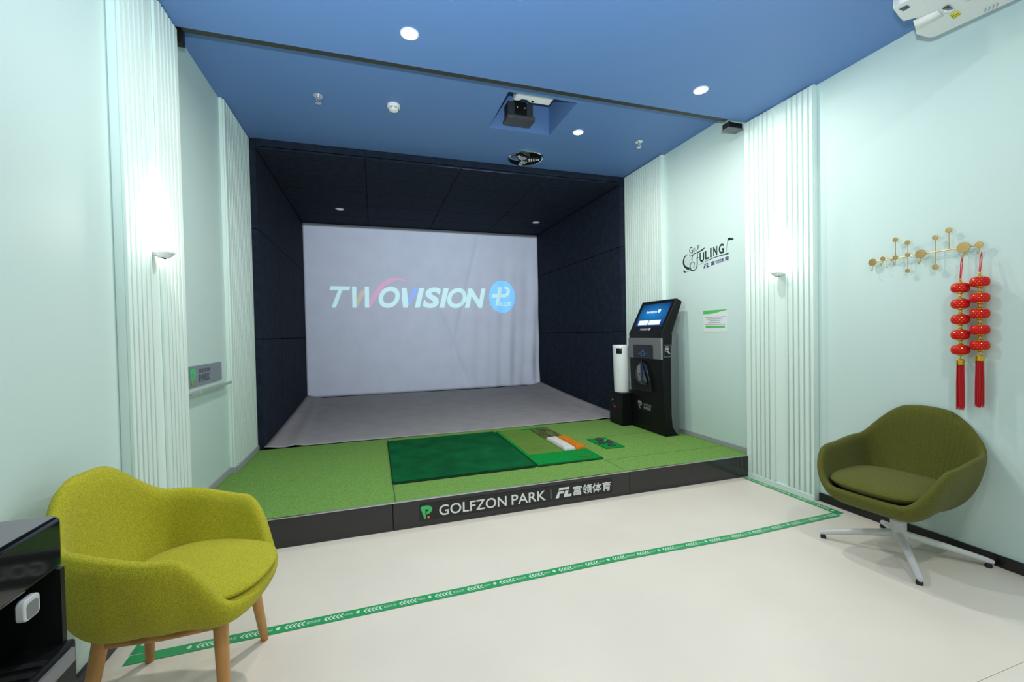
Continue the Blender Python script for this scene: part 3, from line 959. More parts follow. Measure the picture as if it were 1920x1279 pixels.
obj('purple_lettering', m, 'decal_purple', dc, label='purple lettering')

nt_ = thing('notice_sheet', (XR, 3.107, 1.178), 'white notice sheet with a green header on the right wall beside the kiosk', 'notice')
m = MB(); m.box(XR - .0025, XR - .0005, 2.969, 3.245, 1.178, 1.373); obj('sheet', m, 'paper_white', nt_)
FN = lambda y, z: (XR - .0033, y, z)
m = MB(); poly(m, [(3.245, 1.373), (3.245, 1.340), (3.16, 1.341), (3.08, 1.350), (2.969, 1.366), (2.969, 1.373)][::-1], FN)
poly(m, [(3.218, 1.213), (2.990, 1.213), (2.990, 1.230), (3.218, 1.230)], FN)
obj('green_band', m, 'paper_green', nt_, label='green header and footer bars')
m = MB()
random.seed(3)
for (z, a, b) in ((1.309, 3.22, 2.99), (1.293, 3.195, 3.02), (1.277, 3.165, 3.045), (1.259, 3.185, 3.045), (1.243, 3.225, 2.985)):
    y = a
    while y > b:
        l = random.uniform(.006, .012)
        m.mesh([FN(y, z - .003), FN(y - l, z - .003), FN(y - l, z + .004), FN(y, z + .004)], [(0, 1, 2, 3)])
        y -= l + .003
obj('text_lines', m, 'paper_text', nt_, label='small grey print')

pq = thing('wall_plaque', (XLF, 3.34, .905), 'grey plaque with a green mark on the left wall above a clear ledge', 'sign')
m = MB(); m.box(XLF + .0008, XLF + .008, 3.02, 3.64, .905, 1.034); obj('plate', m, 'plaque_grey', pq)
FP = lambda y, z: (XLF + .0092, y, z)
P, F, D = flag_p(None, 3.066, .908, .112)
m = MB(); poly(m, P, FP); obj('green_mark', m, 'logo_green', pq, label='green P mark')
m = MB(); poly(m, F, lambda y, z: (XLF + .0100, y, z)); obj('flag_mark', m, 'plaque_grey', pq)
m = MB(); poly(m, D, FP); obj('dot_mark', m, 'logo_orange', pq, label='orange dot')
m = MB(); put_text(m, 'GOLFZON', FP, 3.208, .984, 3.408, 1.010, .03); put_text(m, 'PARK', FP, 3.208, .926, 3.405, .976, .03)
obj('dark_lettering', m, 'plaque_dark', pq, label='dark lettering')
t = thing('clear_ledge', (XLF, 3.37, .872), 'clear toothed plastic ledge under the grey plaque on the left wall', 'ledge')
m = MB(); m.box(XLF + .0006, XLF + .055, 2.95, 3.70, .872, .879)
obj('strip', m, 'acrylic', t)
m = MB()
for k in range(38):
    y = 2.955 + k * .0196
    m.box(XLF + .050, XLF + .058, y, y + .009, .866, .888)
obj('teeth', m, 'acrylic', t)

# ------------------------------------------------------------------ wall sconces and ceiling fittings
def sconce(side, x, y, z, label):
    t = thing('wall_sconce', (x, y, z - .12), label, 'wall lamp', 'wall lamps on the fluted columns')
    s = side
    m = MB(); m.box(min(x + s * .0005, x + s * .012), max(x + s * .0005, x + s * .012), y - .03, y + .03, z - .12, z + .10); obj('back_plate', m, 'white_plastic', t, bevel=.003)
    m = MB(); m.lathe([(0, -.135), (.022, -.133), (.034, -.120), (.042, -.112), (.042, -.104), (0, -.104)], (x + s * .046, y, z), n=24)
    m.box(min(x + s * .01, x + s * .05), max(x + s * .01, x + s * .05), y - .02, y + .02, z - .125, z - .108)
    bw = obj('holder', m, 'white_plastic', t)
    for k in (-1, 1):
        m = MB(); m.lathe([(0, -.004), (.006, -.004), (.006, 0)], (x + s * .046, y + k * .010, z - .133), n=10)
        obj('screw_hole', m, 'black_matte', bw)
    m = MB(); m.lathe([(0, -.103), (.028, -.100), (.033, -.06), (.033, .10), (.028, .125), (.012, .133), (0, .134)], (x + s * .046, y, z), n=28)
    obj('shade', m, 'sconce_glow', t, label='glowing white glass shade')
sconce(1, -.966, 2.40, 1.715, 'glowing white wall lamp on the left fluted column')
sconce(-1, 2.881, 2.41, 1.715, 'glowing white wall lamp on the right fluted column')

def downlight(x, y, z, r, mt, label, grp, power=0):
    t = thing('downlight', (x, y, z), label, 'ceiling light', grp)
    m = MB(); m.lathe([(r + .007, -.0005), (r + .006, -.004), (r, -.005), (r - .002, -.001)], (x, y, z), n=32); obj('trim_ring', m, 'white_plastic', t)
    m = MB(); m.lathe([(0, -.0028), (r - .001, -.0028), (r - .001, -.0006)], (x, y, z), n=32); obj('diffuser', m, mt, t, label='glowing diffuser' if power else 'unlit diffuser')
    if power:
        o = light('downlight_or_fill_lamp', 'AREA', (x, y, z - .008), power, (1.0, .97, .88), r * 1.7)
g_ = 'round recessed ceiling lights'
downlight(.226, 2.429, ZN, .043, 'lamp_glow', 'round recessed light near the top, left of the ceiling projector recess', g_, 22)
downlight(2.190, 2.438, ZN, .043, 'lamp_glow', 'round recessed light in the near ceiling above the right fluted column', g_, 13)
downlight(1.819, 3.560, ZF, .043, 'lamp_glow', 'round recessed light in the far ceiling between the projector recess and sprinkler', g_, 16)
downlight(-.398, 6.273, ZB, .05, 'lamp_dim', 'small unlit round light in the dark bay ceiling, left one', g_)
downlight(2.462, 6.302, ZB, .05, 'lamp_dim', 'small unlit round light in the dark bay ceiling, right one', g_)

def sprinkler(x, y, label):
    t = thing('sprinkler', (x, y, ZF), label, 'sprinkler', 'fire sprinklers in the far ceiling')
    m = MB(); m.lathe([(0, -.003), (.034, -.003), (.036, 0)], (x, y, ZF - .0003), n=24); obj('rosette', m, 'chrome', t)
    m = MB(); m.lathe([(.010, 0), (.010, -.018), (.006, -.022)], (x, y, ZF - .003), n=14)
    for s in (-1, 1):
        m.tube([(x + s * .006, y, ZF - .020), (x + s * .017, y, ZF - .034), (x + s * .004, y, ZF - .052)], .003, 6)
    obj('frame', m, 'chrome', t)
    m = MB(); m.lathe([(0, -.052), (.022, -.052), (.022, -.055), (0, -.056)], (x, y, ZF), n=18); obj('deflector', m, 'chrome', t)
    m = MB(); m.tube([(x, y, ZF - .022), (x, y, ZF - .052)], .0028, 8); obj('bulb', m, 'logo_orange', t, label='orange glass bulb')
sprinkler(-.355, 3.555, 'small chrome sprinkler in the blue ceiling, left of the white smoke detector')
sprinkler(2.478, 3.582, 'small chrome sprinkler in the blue ceiling, near the right wall')
t = thing('smoke_detector', (.193, 3.534, ZF), 'white domed smoke detector on the blue ceiling', 'detector')
m = MB(); m.lathe([(.050, -.0005), (.050, -.020), (.047, -.026)], (.193, 3.534, ZF), n=32); m.lathe([(.047, -.026), (0, -.026)], (.193, 3.534, ZF), n=32); obj('base', m, 'white_plastic', t)
m = MB(); m.lathe([(.036, -.026), (.040, -.030), (.034, -.046), (.022, -.052), (0, -.054)], (.193, 3.534, ZF), n=32); obj('cap', m, 'white_plastic', t)
m = MB()
for k in range(8):
    a = 2 * pi * k / 8
    m.tube([(.193 + .0385 * cos(a + q), 3.534 + .0385 * sin(a + q), ZF - .033) for q in (0, .2, .4, .55)], .0022, 5)
obj('vent_slot', m, 'black_matte', t)

# round camera sensor of the far ceiling
sx_, sy_ = 1.545, 4.215
t = thing('ceiling_sensor', (sx_, sy_, ZF), 'round glossy black sensor unit with chrome rim and chip cluster, above the bay front', 'sensor')
m = MB(); m.lathe([(.182, -.0005), (.183, -.012), (.176, -.018), (.168, -.016)], (sx_, sy_, ZF), n=56); obj('rim', m, 'chrome', t, label='chrome rim')
m = MB(); m.lathe([(0, -.024), (.10, -.021), (.169, -.013)], (sx_, sy_, ZF), n=48); obj('disc', m, 'black_gloss', t)
tri = []
for k in range(3):
    a = radians(98 + 120 * k)
    for dl, rr in ((-.62, .075), (-.16, .150), (0, .160), (.16, .150)):
        tri.append((sx_ + rr * cos(a + dl), sy_ + rr * sin(a + dl)))
m = MB(); m.prism(tri, lambda a, b, d_: (a, b, d_), ZF - .030, ZF - .014); pl = obj('chip_plate', m, 'black_satin', t, bevel=.002, label='three lobed plate')
rows = []
for k in range(3):
    a = radians(98 + 120 * k)
    for q in range(5):
        for s in ((-1, 0, 1) if q < 3 else (-.5, .5)):
            rr = .035 + .024 * q
            wdt = .024 if q < 3 else .018
            rows.append((sx_ + rr * cos(a) - s * wdt * sin(a), sy_ + rr * sin(a) + s * wdt * cos(a)))
for (a, b) in rows:
    m = MB(); m.box(a - .0062, a + .0062, b - .0052, b + .0052, ZF - .0335, ZF - .0298); obj('chip', m, 'led_emitter', pl)

# recess projector and the dark sensor box beside it
t = thing('recess_projector', (1.30, 3.26, 3.10), 'white projector hanging in the square ceiling recess', 'projector')
m = MB()
m.prism([(1.13, 3.16), (1.45, 3.16), (1.45, 3.36), (1.27, 3.36), (1.24, 3.33), (1.20, 3.33), (1.18, 3.36), (1.13, 3.36)], lambda a, b, d_: (a, b, d_), 3.105, 3.24)
obj('housing', m, 'white_gloss', t, bevel=.01)
m = MB(); m.lathe([(.030, -.010), (.030, .006), (.022, .010), (0, .012)], (1.215, 3.325, 3.155), 'y', 20); obj('lens', m, 'lens_glass', t, label='dark lens')
m = MB(); m.lathe([(0, -.004), (.010, -.004), (.010, 0)], (1.29, 3.33, 3.105), n=12); obj('foot', m, 'black_matte', t)
m = MB(); m.tube([(1.30, 3.25, 3.24), (1.30, 3.25, 3.50)], .02, 12); m.box(1.22, 1.38, 3.18, 3.32, 3.49, 3.499); obj('mount', m, 'dark_grey', t, label='dark mount pole')
t = thing('recess_camera_box', (1.225, 3.47, 3.0), 'dark grey camera box hanging from the ceiling recess below the projector', 'sensor box')
m = MB(); m.box(1.115, 1.34, 3.45, 3.56, 3.035, 3.15); obj('housing', m, 'black_plastic', t, bevel=.004)
m = MB(); m.box(1.105, 1.35, 3.43, 3.58, 3.006, 3.036); obj('bottom_cover', m, 'dark_grey', t, bevel=.006)
m = MB(); m.box(1.175, 1.28, 3.44, 3.45, 3.04, 3.15)
fp = obj('front_plate', m, 'black_satin', t, label='black front plate')
for a in (1.195, 1.262):
    m = MB(); m.lathe([(.005, 0), (.005, -.003), (0, -.003)], (a, 3.44, 3.10), 'y', 10); obj('screw', m, 'grey_light', fp)
m = MB(); m.tube([(1.23, 3.50, 3.15), (1.23, 3.50, 3.50)], .014, 10); obj('mount', m, 'dark_grey', t)

m = MB(); m.box(-.934, 2.70, YT + .001, 2.757, 2.8535, 2.90); m.box(-.934, 2.70, 2.757, 2.762, 2.8565, 2.90)  # dark bar added in place of the ceiling edge's shadow strip
obj('step_shadow_bar', m, 'shadow_bar_dark', label='long thin dark bar imitating the shadow along the step in the blue ceiling', cat='shadow strip')
# bracket box under the ceiling step at the right column
t = thing('screen_bracket', (2.79, 2.76, 2.80), 'small black metal bracket under the ceiling edge beside the right column', 'bracket')
m = MB(); m.box(2.735, 2.862, 2.735, 2.80, 2.806, 2.850); obj('housing', m, 'black_satin', t, bevel=.002)
m = MB(); m.box(2.725, 2.735, 2.728, 2.80, 2.803, 2.850); obj('side_cap', m, 'black_matte', t)
m = MB(); m.box(2.722, 2.866, 2.728, 2.81, 2.800, 2.806); obj('bottom_plate', m, 'grey_metal', t, label='dark grey bottom plate')
t = thing('screen_bracket', (-.955, 2.77, 2.80), 'small black metal bracket at the ceiling edge beside the left column', 'bracket')
m = MB(); m.box(-.99, -.935, 2.735, 2.775, 2.780, 2.870); obj('housing', m, 'black_satin', t, bevel=.002)
m = MB(); m.box(-.995, -.93, 2.73, 2.78, 2.868, 2.874); obj('bottom_plate', m, 'grey_metal', t)

# ------------------------------------------------------------------ near wall projector (top right of the picture)
UX = Vector((.974, .225, 0)); WX = Vector((.225, -.974, 0)); PF = Vector((2.619, 1.387, 2.6))
def PJ(u, w_, z):
    p = PF + UX * u + WX * w_
    return (p.x, p.y, 2.6 + z)
pj = thing('ceiling_projector', (2.5, 1.2, 2.6), 'white short throw projector hanging under the ceiling at the right wall', 'projector')
m = MB()
out = [(-.375, .30), (.0, .30), (.012, .02), (0, .0), (-.09, -.022), (-.134, -.012), (-.150, .02), (-.240, .02), (-.246, .009), (-.263, -.020), (-.33, -.018), (-.405, -.012), (-.425, .02)]
m.prism(out, PJ, 0.0, .115)
hs = obj('housing', m, 'white_paint', pj, bevel=.008)
PW = lambda x, y, z: (x, y, 2.6 + z)
m = MB(); m.mesh([PW(2.394, 1.327, -.001), PW(2.480, 1.363, -.004), PW(2.485, 1.263, -.003), PW(2.418, 1.252, -.001)], [(0, 1, 2, 3)])
obj('lens_well', m, 'white_plastic', pj, label='lens well, its lit slope imitated by whiter plastic', solid=.002)  # almost flat; brightness of the lit slope is put into the whiter colour
m = MB(); m.mesh([PW(2.424, 1.236, -.003), PW(2.426, 1.216, -.003), PW(2.470, 1.222, -.003), PW(2.462, 1.236, -.003)], [(0, 1, 2, 3)])
obj('lens_window', m, 'lens_glass', pj, solid=.003, label='dark lens window')
m = MB(); m.mesh([PW(2.440, 1.237, -.002), PW(2.478, 1.224, -.002), PW(2.503, 1.231, -.002), PW(2.487, 1.251, -.002), PW(2.464, 1.252, -.002)], [(0, 1, 2, 3, 4)])
obj('lens_hood', m, 'white_plastic', pj, solid=.002, label='bright lens hood')
m = MB(); m.mesh([PW(2.510, 1.256, -.0012), PW(2.514, 1.227, -.0012), PW(2.557, 1.236, -.0012), PW(2.562, 1.266, -.0012)], [(0, 1, 2, 3)])
lb = obj('warning_label', m, 'label_yellow', pj, solid=.0008, label='yellow warning label')
m = MB()
for k in range(4):
    a = .15 + .22 * k
    p0 = Vector((2.510, 1.256)).lerp(Vector((2.514, 1.227)), a); p1 = Vector((2.562, 1.266)).lerp(Vector((2.557, 1.236)), a)
    stroke(m, [tuple(p0.lerp(p1, .12)), tuple(p0.lerp(p1, .85))], .0018, lambda u, v: PW(u, v, -.0024))
obj('label_print', m, 'black_matte', lb)
m = MB()
m.mesh([PJ(-.385, .005, -.001), PJ(-.355, .010, -.001), PJ(-.360, .035, -.001), PJ(-.385, .030, -.001)], [(0, 1, 2, 3)])
obj('vent_notch', m, 'dark_grey', pj, solid=.002)
m = MB()
for k in range(5):
    stroke(m, [(-.26 + .018 * k, .165), (-.245 + .018 * k, .215)], .003, lambda u, v: PJ(u, v, -.0012))
for k in range(4):
    stroke(m, [(-.05, .20 + .012 * k), (-.015, .19 + .012 * k)], .004, lambda u, v: PJ(u, v, -.0012))
obj('rating_print', m, 'grey_print', pj, label='small grey print')
m = MB()
c0 = Vector(PJ(-.2, .2, .115)); m.tube([c0, Vector((c0.x, c0.y, ZN - .006))], .025, 12)
m.box(c0.x - .08, c0.x + .08, c0.y - .08, c0.y + .08, ZN - .007, ZN - .0005)
obj('mount', m, 'white_plastic', pj)

# ------------------------------------------------------------------ brass hook rail
t = thing('hook_rail', (XR, 1.57, 1.51), 'brass wall rail of round discs and small hooks on the right wall', 'coat rack')
xk = XR - .022
m = MB(); m.tube([(xk, 1.813, 1.590), (xk, 1.331, 1.597)], .0028, 8); obj('rail', m, 'brass', t)
for (y, a, b) in ((1.693, 1.594, 1.699), (1.633, 1.511, 1.671), (1.507, 1.513, 1.672), (1.450, 1.595, 1.698)):
    m = MB(); m.tube([(xk, y, a), (xk, y, b)], .002, 6); obj('upright', m, 'brass', t)
for (y, z, r_) in ((1.813, 1.588, .0215), (1.758, 1.601, .012), (1.693, 1.699, .013), (1.693, 1.596, .0125), (1.633, 1.671, .0125), (1.633, 1.602, .011), (1.633, 1.511, .0115),
                  (1.573, 1.595, .0245), (1.507, 1.672, .013), (1.507, 1.513, .0145), (1.450, 1.698, .014), (1.391, 1.595, .027), (1.331, 1.598, .016)):
    m = MB(); m.lathe([(0, -.006), (r_ * .97, -.0055), (r_, -.003), (r_, 0), (0, 0)], (xk, y, z), 'x', 24); obj('disc', m, 'brass', t)
for (y, z) in ((1.813, 1.566), (1.758, 1.588), (1.693, 1.583), (1.573, 1.570), (1.391, 1.568), (1.331, 1.582)):
    m = MB(); xh = xk - .002
    m.tube([(xh, y, z), (xh, y, z - .020)] + [(xh - .0075 + .0075 * cos(q), y + .0, z - .022 - .0085 * sin(q)) for q in (0, .6, 1.2, 1.57, 2.0, 2.6, 3.14)] + [(xh - .015, y, z - .014)], .0018, 6)
    obj('hook', m, 'brass', t)
for y in (1.73, 1.42):
    m = MB(); m.tube([(xk, y, 1.594 + (.002 if y < 1.5 else 0)), (XR - .0008, y, 1.594)], .006, 10); obj('standoff', m, 'brass', t)

# ------------------------------------------------------------------ lantern strings
def lantern_string(y, zs_, ztop, zhook, label):
    x0 = XR - .047
    t = thing('lantern_string', (x0, y, zs_[-1] - .33), label, 'lantern string', 'red lantern strings on the hook rail')
    hx = XR - .0315
    m = MB()
    m.tube([(hx, y, zhook), (hx - .004, y + .004, zhook - .03), (x0, y + .002, ztop)], .0022, 6)
    m.tube([(hx, y, zhook), (hx - .006, y - .004, zhook - .03), (x0, y - .002, ztop)], .0022, 6)
    obj('cord', m, 'cord_red', t)
    m = MB(); m.tube([(x0, y, ztop), (x0, y, zs_[-1] - .062)], .0025, 6)
    n_ = len(zs_)
    gz = [ztop - .006] + [(zs_[i] + zs_[i + 1]) / 2 for i in range(n_ - 1)]
    for z in gz:
        m.lathe([(0, .006), (.005, .004), (.006, 0), (.005, -.004), (0, -.006)], (x0, y, z), n=12)
    obj('bead', m, 'gold', t, label='gold beads on the cord')
    for z in zs_:
        m = MB()
        R_, h_ = .0362, .0235
        prof = []
        for k in range(13):
            a = -pi / 2 + pi * k / 12
            prof.append((.014 + (R_ - .014) * abs(cos(a)) ** .55, h_ * sin(a)))
        m.lathe(prof, (x0, y, z), n=32)
        bd = obj('lantern', m, 'lantern_red', t)
        m = MB()
        for row in range(5):
            a = radians(-52 + 26 * row)
            rr = .014 + (R_ - .014) * abs(cos(a)) ** .55 + .0004
            nn = 16
            for q in range(nn):
                b = 2 * pi * (q + .5 * (row % 2)) / nn
                p = Vector((x0 + rr * cos(b), y + rr * sin(b), z + h_ * sin(a)))
                nrm = Vector((cos(b) * cos(a), sin(b) * cos(a), sin(a)))
                u = Vector((-sin(b), cos(b), 0)); v = nrm.cross(u)
                s_ = .0019
                m.face([p + nrm * .0006 + u * s_, p + nrm * .0006 + v * s_, p + nrm * .0006 - u * s_, p + nrm * .0006 - v * s_])
        obj('glitter', m, 'gold', bd, label='rows of tiny bright studs')
        m = MB()
        for s in (1, -1):
            m.lathe([(0, s * (h_ - .004)), (.020, s * (h_ - .003)), (.020, s * (h_ + .0015)), (.012, s * (h_ + .004)), (.007, s * (h_ + .009)), (0, s * (h_ + .010))], (x0, y, z), n=20)
        obj('cap', m, 'gold', bd, label='gold caps')
    zt = zs_[-1] - .060
    m = MB(); m.lathe([(0, .014), (.012, .012), (.0155, .008), (.0165, -.012), (.0165, -.016), (0, -.016)], (x0, y, zt), n=24); obj('tassel_cap', m, 'gold', t, label='gold tassel collar')
    m = MB()
    random.seed(int(y * 1000))
    for q in range(72):
        b = random.uniform(0, 2 * pi); rr = .0145 * sqrt(random.random())
        L_ = random.uniform(.225, .252) if random.random() > .1 else random.uniform(.20, .235)
        e = rr * random.uniform(.9, 1.25)
        m.tube([(x0 + rr * cos(b), y + rr * sin(b), zt - .014), (x0 + e * cos(b), y + e * sin(b), zt - .12), (x0 + e * cos(b + .1), y + e * sin(b + .1), zt - L_)], .0013, 4, cap=False)
    obj('tassel', m, 'tassel_red', t)
lantern_string(1.392, [1.388, 1.306, 1.226, 1.147, 1.070], 1.436, 1.545, 'red lantern string with tassel on the largest disc of the rail, left one hanging lower')
lantern_string(1.318, [1.410, 1.331, 1.252, 1.172, 1.094], 1.458, 1.559, 'red lantern string with tassel on the end hook of the rail, right one hanging higher')

# ------------------------------------------------------------------ chairs
def sm(a, b, x):
    x = max(0.0, min(1.0, (x - a) / (b - a)))
    return x * x * (3 - 2 * x)

def shell_mesh(rim, plan, zb, lean, nth=72, ns=22, pw=.62):
    """upholstered tub: rim(theta) height, plan(theta) radius at the rim, lean(theta) outward lean"""
    m = MB()
    m.smooth = True
    lay = m.bm.verts.layers.float.new('rib')
    rings = []
    for j in range(1, ns + 1):
        s = j / ns
        ring = []
        for i in range(nth):
            th = 2 * pi * i / nth
            zr = rim(th)
            Rr = plan(th)
            ph = s * pi / 2
            gr, hz = sin(ph) ** pw, 1 - max(0.0, cos(ph)) ** pw
            rad = (Rr - lean(th) * (1 - hz)) * gr
            z = zb + (zr - zb) * hz
            v = m.bm.verts.new((rad * cos(th), rad * sin(th), z))
            v[lay] = th * 15.0
            ring.append(v)
        rings.append(ring)
    c = m.bm.verts.new((0, 0, zb))
    for i in range(nth):
        m.bm.faces.new((c, rings[0][(i + 1) % nth], rings[0][i]))
    for a, b in zip(rings, rings[1:]):
        for i in range(nth):
            m.bm.faces.new((a[i], a[(i + 1) % nth], b[(i + 1) % nth], b[i]))
    for f in m.bm.faces:
        f.smooth = True
    return m

def superell(th, af, ab, b, n):
    a = af if cos(th) >= 0 else ab
    return (abs(cos(th) / a) ** n + abs(sin(th) / b) ** n) ** (-1 / n)

def cushion(af, ab, b, n, z0, z1, cx=0.0, crown=.02, nth=64, front_drop=0.0):
    m = MB()
    rings = []
    prof = [(.30, 0), (.66, 0), (.80, .10), (.92, .38), (.985, .62), (1.0, .76), (.97, .90), (.90, .98), (.80, 1.0), (.55, 1.0), (.28, 1.0)]
    for k, (q, h) in enumerate(prof):
        ring = []
        for i in range(nth):
            th = 2 * pi * i / nth
            R_ = superell(th, af, ab, b, n) * q
            x, y = cx + R_ * cos(th), R_ * sin(th)
            z = z0 + (z1 - z0) * h
            if k >= 7:
                z += crown * (1 - q * q)
            z -= front_drop * sm(.0, 1.0, (x - cx) / af)
            ring.append(m.bm.verts.new((x, y, z)))
        rings.append(ring)
    m.bm.faces.new(rings[0][::-1])
    for a, b_ in zip(rings, rings[1:]):
        for i in range(nth):
            m.bm.faces.new((a[i], a[(i + 1) % nth], b_[(i + 1) % nth], b_[i]))
    c = m.bm.verts.new((cx, 0, z1 + crown))
    for i in range(nth):
        m.bm.faces.new((c, rings[-1][i], rings[-1][(i + 1) % nth]))
    for f in m.bm.faces:
        f.smooth = True
    return m

def dev(th):
    """angle away from straight back, 0 at the back, pi at the front"""
    return abs(((th - pi + pi) % (2 * pi)) - pi)

def to_local(ch, x, y):
    p = ROOT[ch.name].inverted() @ Vector((x, y, 0))
    return p.x, p.y

# lime armchair on wooden legs, facing +x
ch = thing('wooden_leg_armchair', (-.640, 1.690, 0), 'lime green felt armchair on splayed oak legs, by the left wall', 'chair', rotz=radians(-8.5))
def rim_l(th):
    q = dev(th)
    return .785 - .151 * sm(.20, 1.05, q) - .048 * sm(1.05, 1.98, q) - .190 * sm(2.0, 2.55, q)
def plan_l(th):
    return superell(th, .285, .282, .290, 2.45)
def lean_l(th):
    q = dev(th)
    return .045 - .02 * sm(0, 1, q) + .040 * sm(1.0, 1.6, q) - .055 * sm(2.1, 2.7, q)
m = shell_mesh(rim_l, plan_l, .300, lean_l, pw=.50)
obj('shell', m, 'fabric_lime', ch, local=True, solid=.044, subsurf=1)
m = cushion(.266, .190, .222, 2.5, .380, .440, .025, .012, front_drop=.008)
obj('seat_cushion', m, 'fabric_lime', ch, local=True, subsurf=1)
TOP = {}
for i, (tx, ty, fx, fy) in enumerate(((-.482, 1.560, -.465, 1.525), (-.470, 1.850, -.442, 1.914), (-.790, 1.580, -.838, 1.545), (-.790, 1.860, -.826, 1.928))):
    tx, ty = to_local(ch, tx, ty); fx, fy = to_local(ch, fx, fy)
    TOP[i] = (tx, ty)
    m = MB(); m.tube([(tx, ty, .335), (tx + (fx - tx) * .5, ty + (fy - ty) * .5, .17), (fx, fy, .0)], [.0215, .0185, .0135], 16)
    obj('leg', m, 'wood', ch, local=True)
for a, b in ((0, 2), (1, 3)):
    p, q = Vector(TOP[a] + (.305,)), Vector(TOP[b] + (.300,))
    m = MB(); m.tube([p, (p + q) / 2 - Vector((0, 0, .010)), q], [.017, .014, .017], 10); obj('side_rail', m, 'wood', ch, local=True)
for a, b in ((0, 1), (2, 3)):
    m = MB(); m.tube([TOP[a] + (.305,), TOP[b] + (.305,)], .014, 10); obj('cross_rail', m, 'wood', ch, local=True)

# olive swivel chair, facing the camera side
ch = thing('swivel_armchair', (2.623, 1.525, 0), 'olive green upholstered swivel armchair with a white four star base', 'chair', rotz=radians(185.5))
def rim_o(th):
    q = dev(th)
    return .758 - .012 * sm(.0, .5, q) - .184 * sm(.28, 1.06, q) - .030 * sm(1.06, 2.05, q) - .188 * sm(2.08, 2.70, q)
def plan_o(th):
    return superell(th, .332, .290, .290, 4.2)
def lean_o(th):
    q = dev(th)
    return .075 - .02 * sm(0, 1, q) + .02 * sm(1.0, 1.6, q) - .035 * sm(2.0, 2.7, q)
m = shell_mesh(rim_o, plan_o, .236, lean_o, pw=.60)
obj('shell', m, ('fabric_olive', 'fabric_olive_ribbed'), ch, local=True, solid=.034, subsurf=1)
m = cushion(.292, .180, .236, 3.0, .325, .396, .025, .022)
obj('seat_cushion', m, 'fabric_olive', ch, local=True, subsurf=1)
m = MB(); m.lathe([(.045, .250), (.045, .240), (.030, .235), (.030, .175), (.034, .170), (.034, .100), (.040, .085), (.030, .075), (0, .075)], (.0, .0, 0), n=28)
obj('column', m, 'chair_metal', ch, local=True, label='white column')
for (fx, fy) in ((2.400, 1.783), (2.366, 1.288), (2.872, 1.268), (2.868, 1.752)):
    lx, ly = to_local(ch, fx, fy)
    m = MB(); m.tube([(lx * .06, ly * .06, .100), (lx * .5, ly * .5, .070), (lx * .93, ly * .93, .034), (lx, ly, .028)], [.020, .017, .014, .010], 12)
    lg = obj('base_leg', m, 'chair_metal', ch, local=True, label='white star base leg')
    m = MB(); m.lathe([(0, 0), (.014, 0), (.014, .012), (.010, .022)], (lx * .95, ly * .95, 0), n=14)
    obj('glide', m, 'foot_black', lg, local=True, label='black glide')

# ------------------------------------------------------------------ black machine at the left edge
mx = thing('vending_machine', (-.78, .80, 0), 'black glossy machine with an open front recess, beside the lime armchair', 'machine')
X0, X1, Y0, Y1 = -.975, -.600, .50, 1.086
m = MB()
m.box(X0, X1, Y0, Y1, .752, .856)
obj('head', m, 'black_gloss', mx, bevel=.010, bseg=3, label='glossy black head')
m = MB(); m.box(X0, X1 - .006, Y0, Y1 - .006, .8562, .8572); obj('top_cover', m, 'grey_panel', mx, label='dull grey top')
m = MB(); m.box(X0, -.83, Y0, Y1, .60, .752); m.box(-.83, X1, Y1 - .012, Y1, .60, .752)
obj('recess', m, 'black_satin', mx)
m = MB(); m.box(X0, X1 + .012, Y0, Y1 + .006, .03, .602); obj('cabinet', m, 'black_satin', mx, bevel=.006)
m = MB()
for k in range(16):
    m.box(-.80, X1 + .004, .56 + k * .03, .575 + k * .03, .6022, .606)
obj('drip_grille', m, 'black_matte', mx)
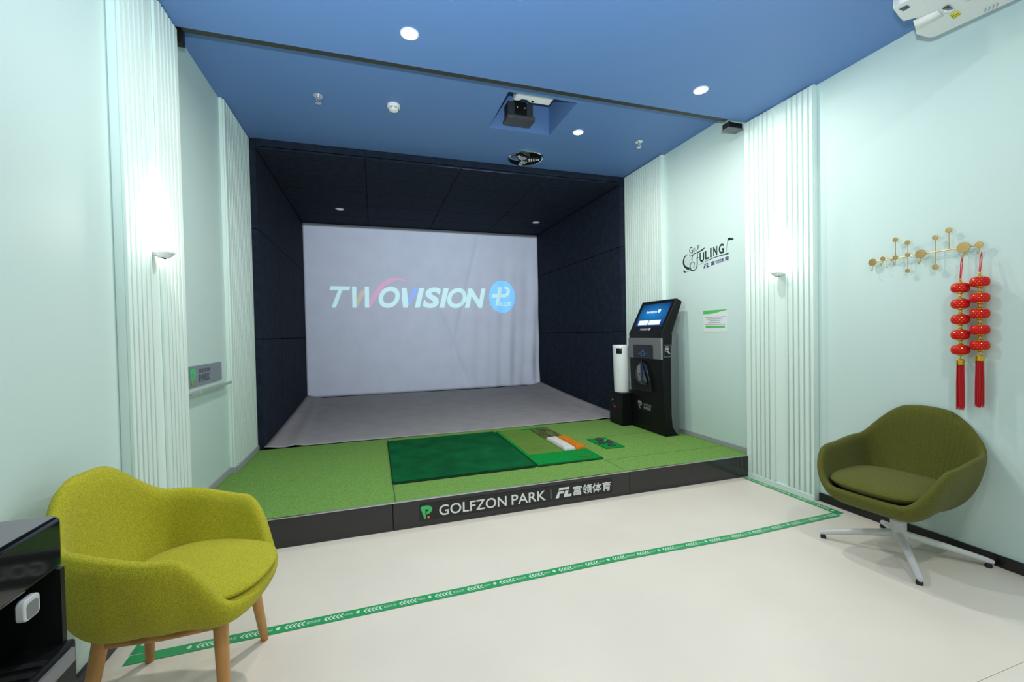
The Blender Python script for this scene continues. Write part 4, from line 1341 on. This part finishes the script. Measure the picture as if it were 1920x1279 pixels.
m = MB(); m.box(X1 + .010, X1 + .018, .93, 1.075, .565, .592); obj('grip', m, 'grey_panel', mx, label='grey grip')
m = MB(); m.box(X0 + .02, X1 - .02, Y0 + .02, Y1 - .02, .0, .03); obj('plinth', m, 'black_matte', mx)
m = MB()
rr = []
for c_, d_, a0 in ((1.009, .733, 0), (.988, .733, pi / 2), (.988, .712, pi), (1.009, .712, 1.5 * pi)):
    rr += [(c_ + .009 * cos(a0 + k * pi / 8), d_ + .009 * sin(a0 + k * pi / 8)) for k in range(5)]
m.prism(rr, lambda a, b, d__: (d__, a, b), -.612, -.599)
pd = obj('sensor_pad', m, 'grey_light', mx, bevel=.002, label='pale grey rounded pad')
m = MB(); m.prism([(.9985 + (a - .9985) * .7, .714 + (b - .714) * .7) for a, b in rr], lambda a, b, d__: (d__, a, b), -.6, -.5982)
obj('pad_center', m, 'grey_panel', pd, label='darker pad centre')

# ------------------------------------------------------------------ projector beam onto the screen
pb = light('projector_beam', 'SPOT', (1.12, 3.72, 2.94), 330, (.72, .82, 1.0), .008, target=(1.12, 7.1, 2.94), spot=160, blend=.01)
pb.data.use_nodes = True
nt = pb.data.node_tree                       # the projector's rectangular picture frame
em = next(n for n in nt.nodes if n.type == 'EMISSION')
tcn = nt.nodes.new('ShaderNodeTexCoord')
sp = nt.nodes.new('ShaderNodeSeparateXYZ')
nt.links.new(tcn.outputs['Normal'], sp.inputs[0])
def mth(op, a, b):
    n = nt.nodes.new('ShaderNodeMath')
    n.operation = op
    for i, v in enumerate((a, b)):
        if isinstance(v, (int, float)):
            n.inputs[i].default_value = v
        else:
            nt.links.new(v, n.inputs[i])
    return n.outputs[0]
az = mth('ABSOLUTE', sp.outputs['Z'], 0.0)
ux, uy = mth('DIVIDE', sp.outputs['X'], az), mth('DIVIDE', sp.outputs['Y'], az)
inside = mth('MULTIPLY', mth('MULTIPLY', mth('LESS_THAN', ux, .494), mth('GREATER_THAN', ux, -.618)), mth('MULTIPLY', mth('LESS_THAN', uy, -.0145), mth('GREATER_THAN', uy, -.79)))
nt.links.new(inside, em.inputs['Strength'])
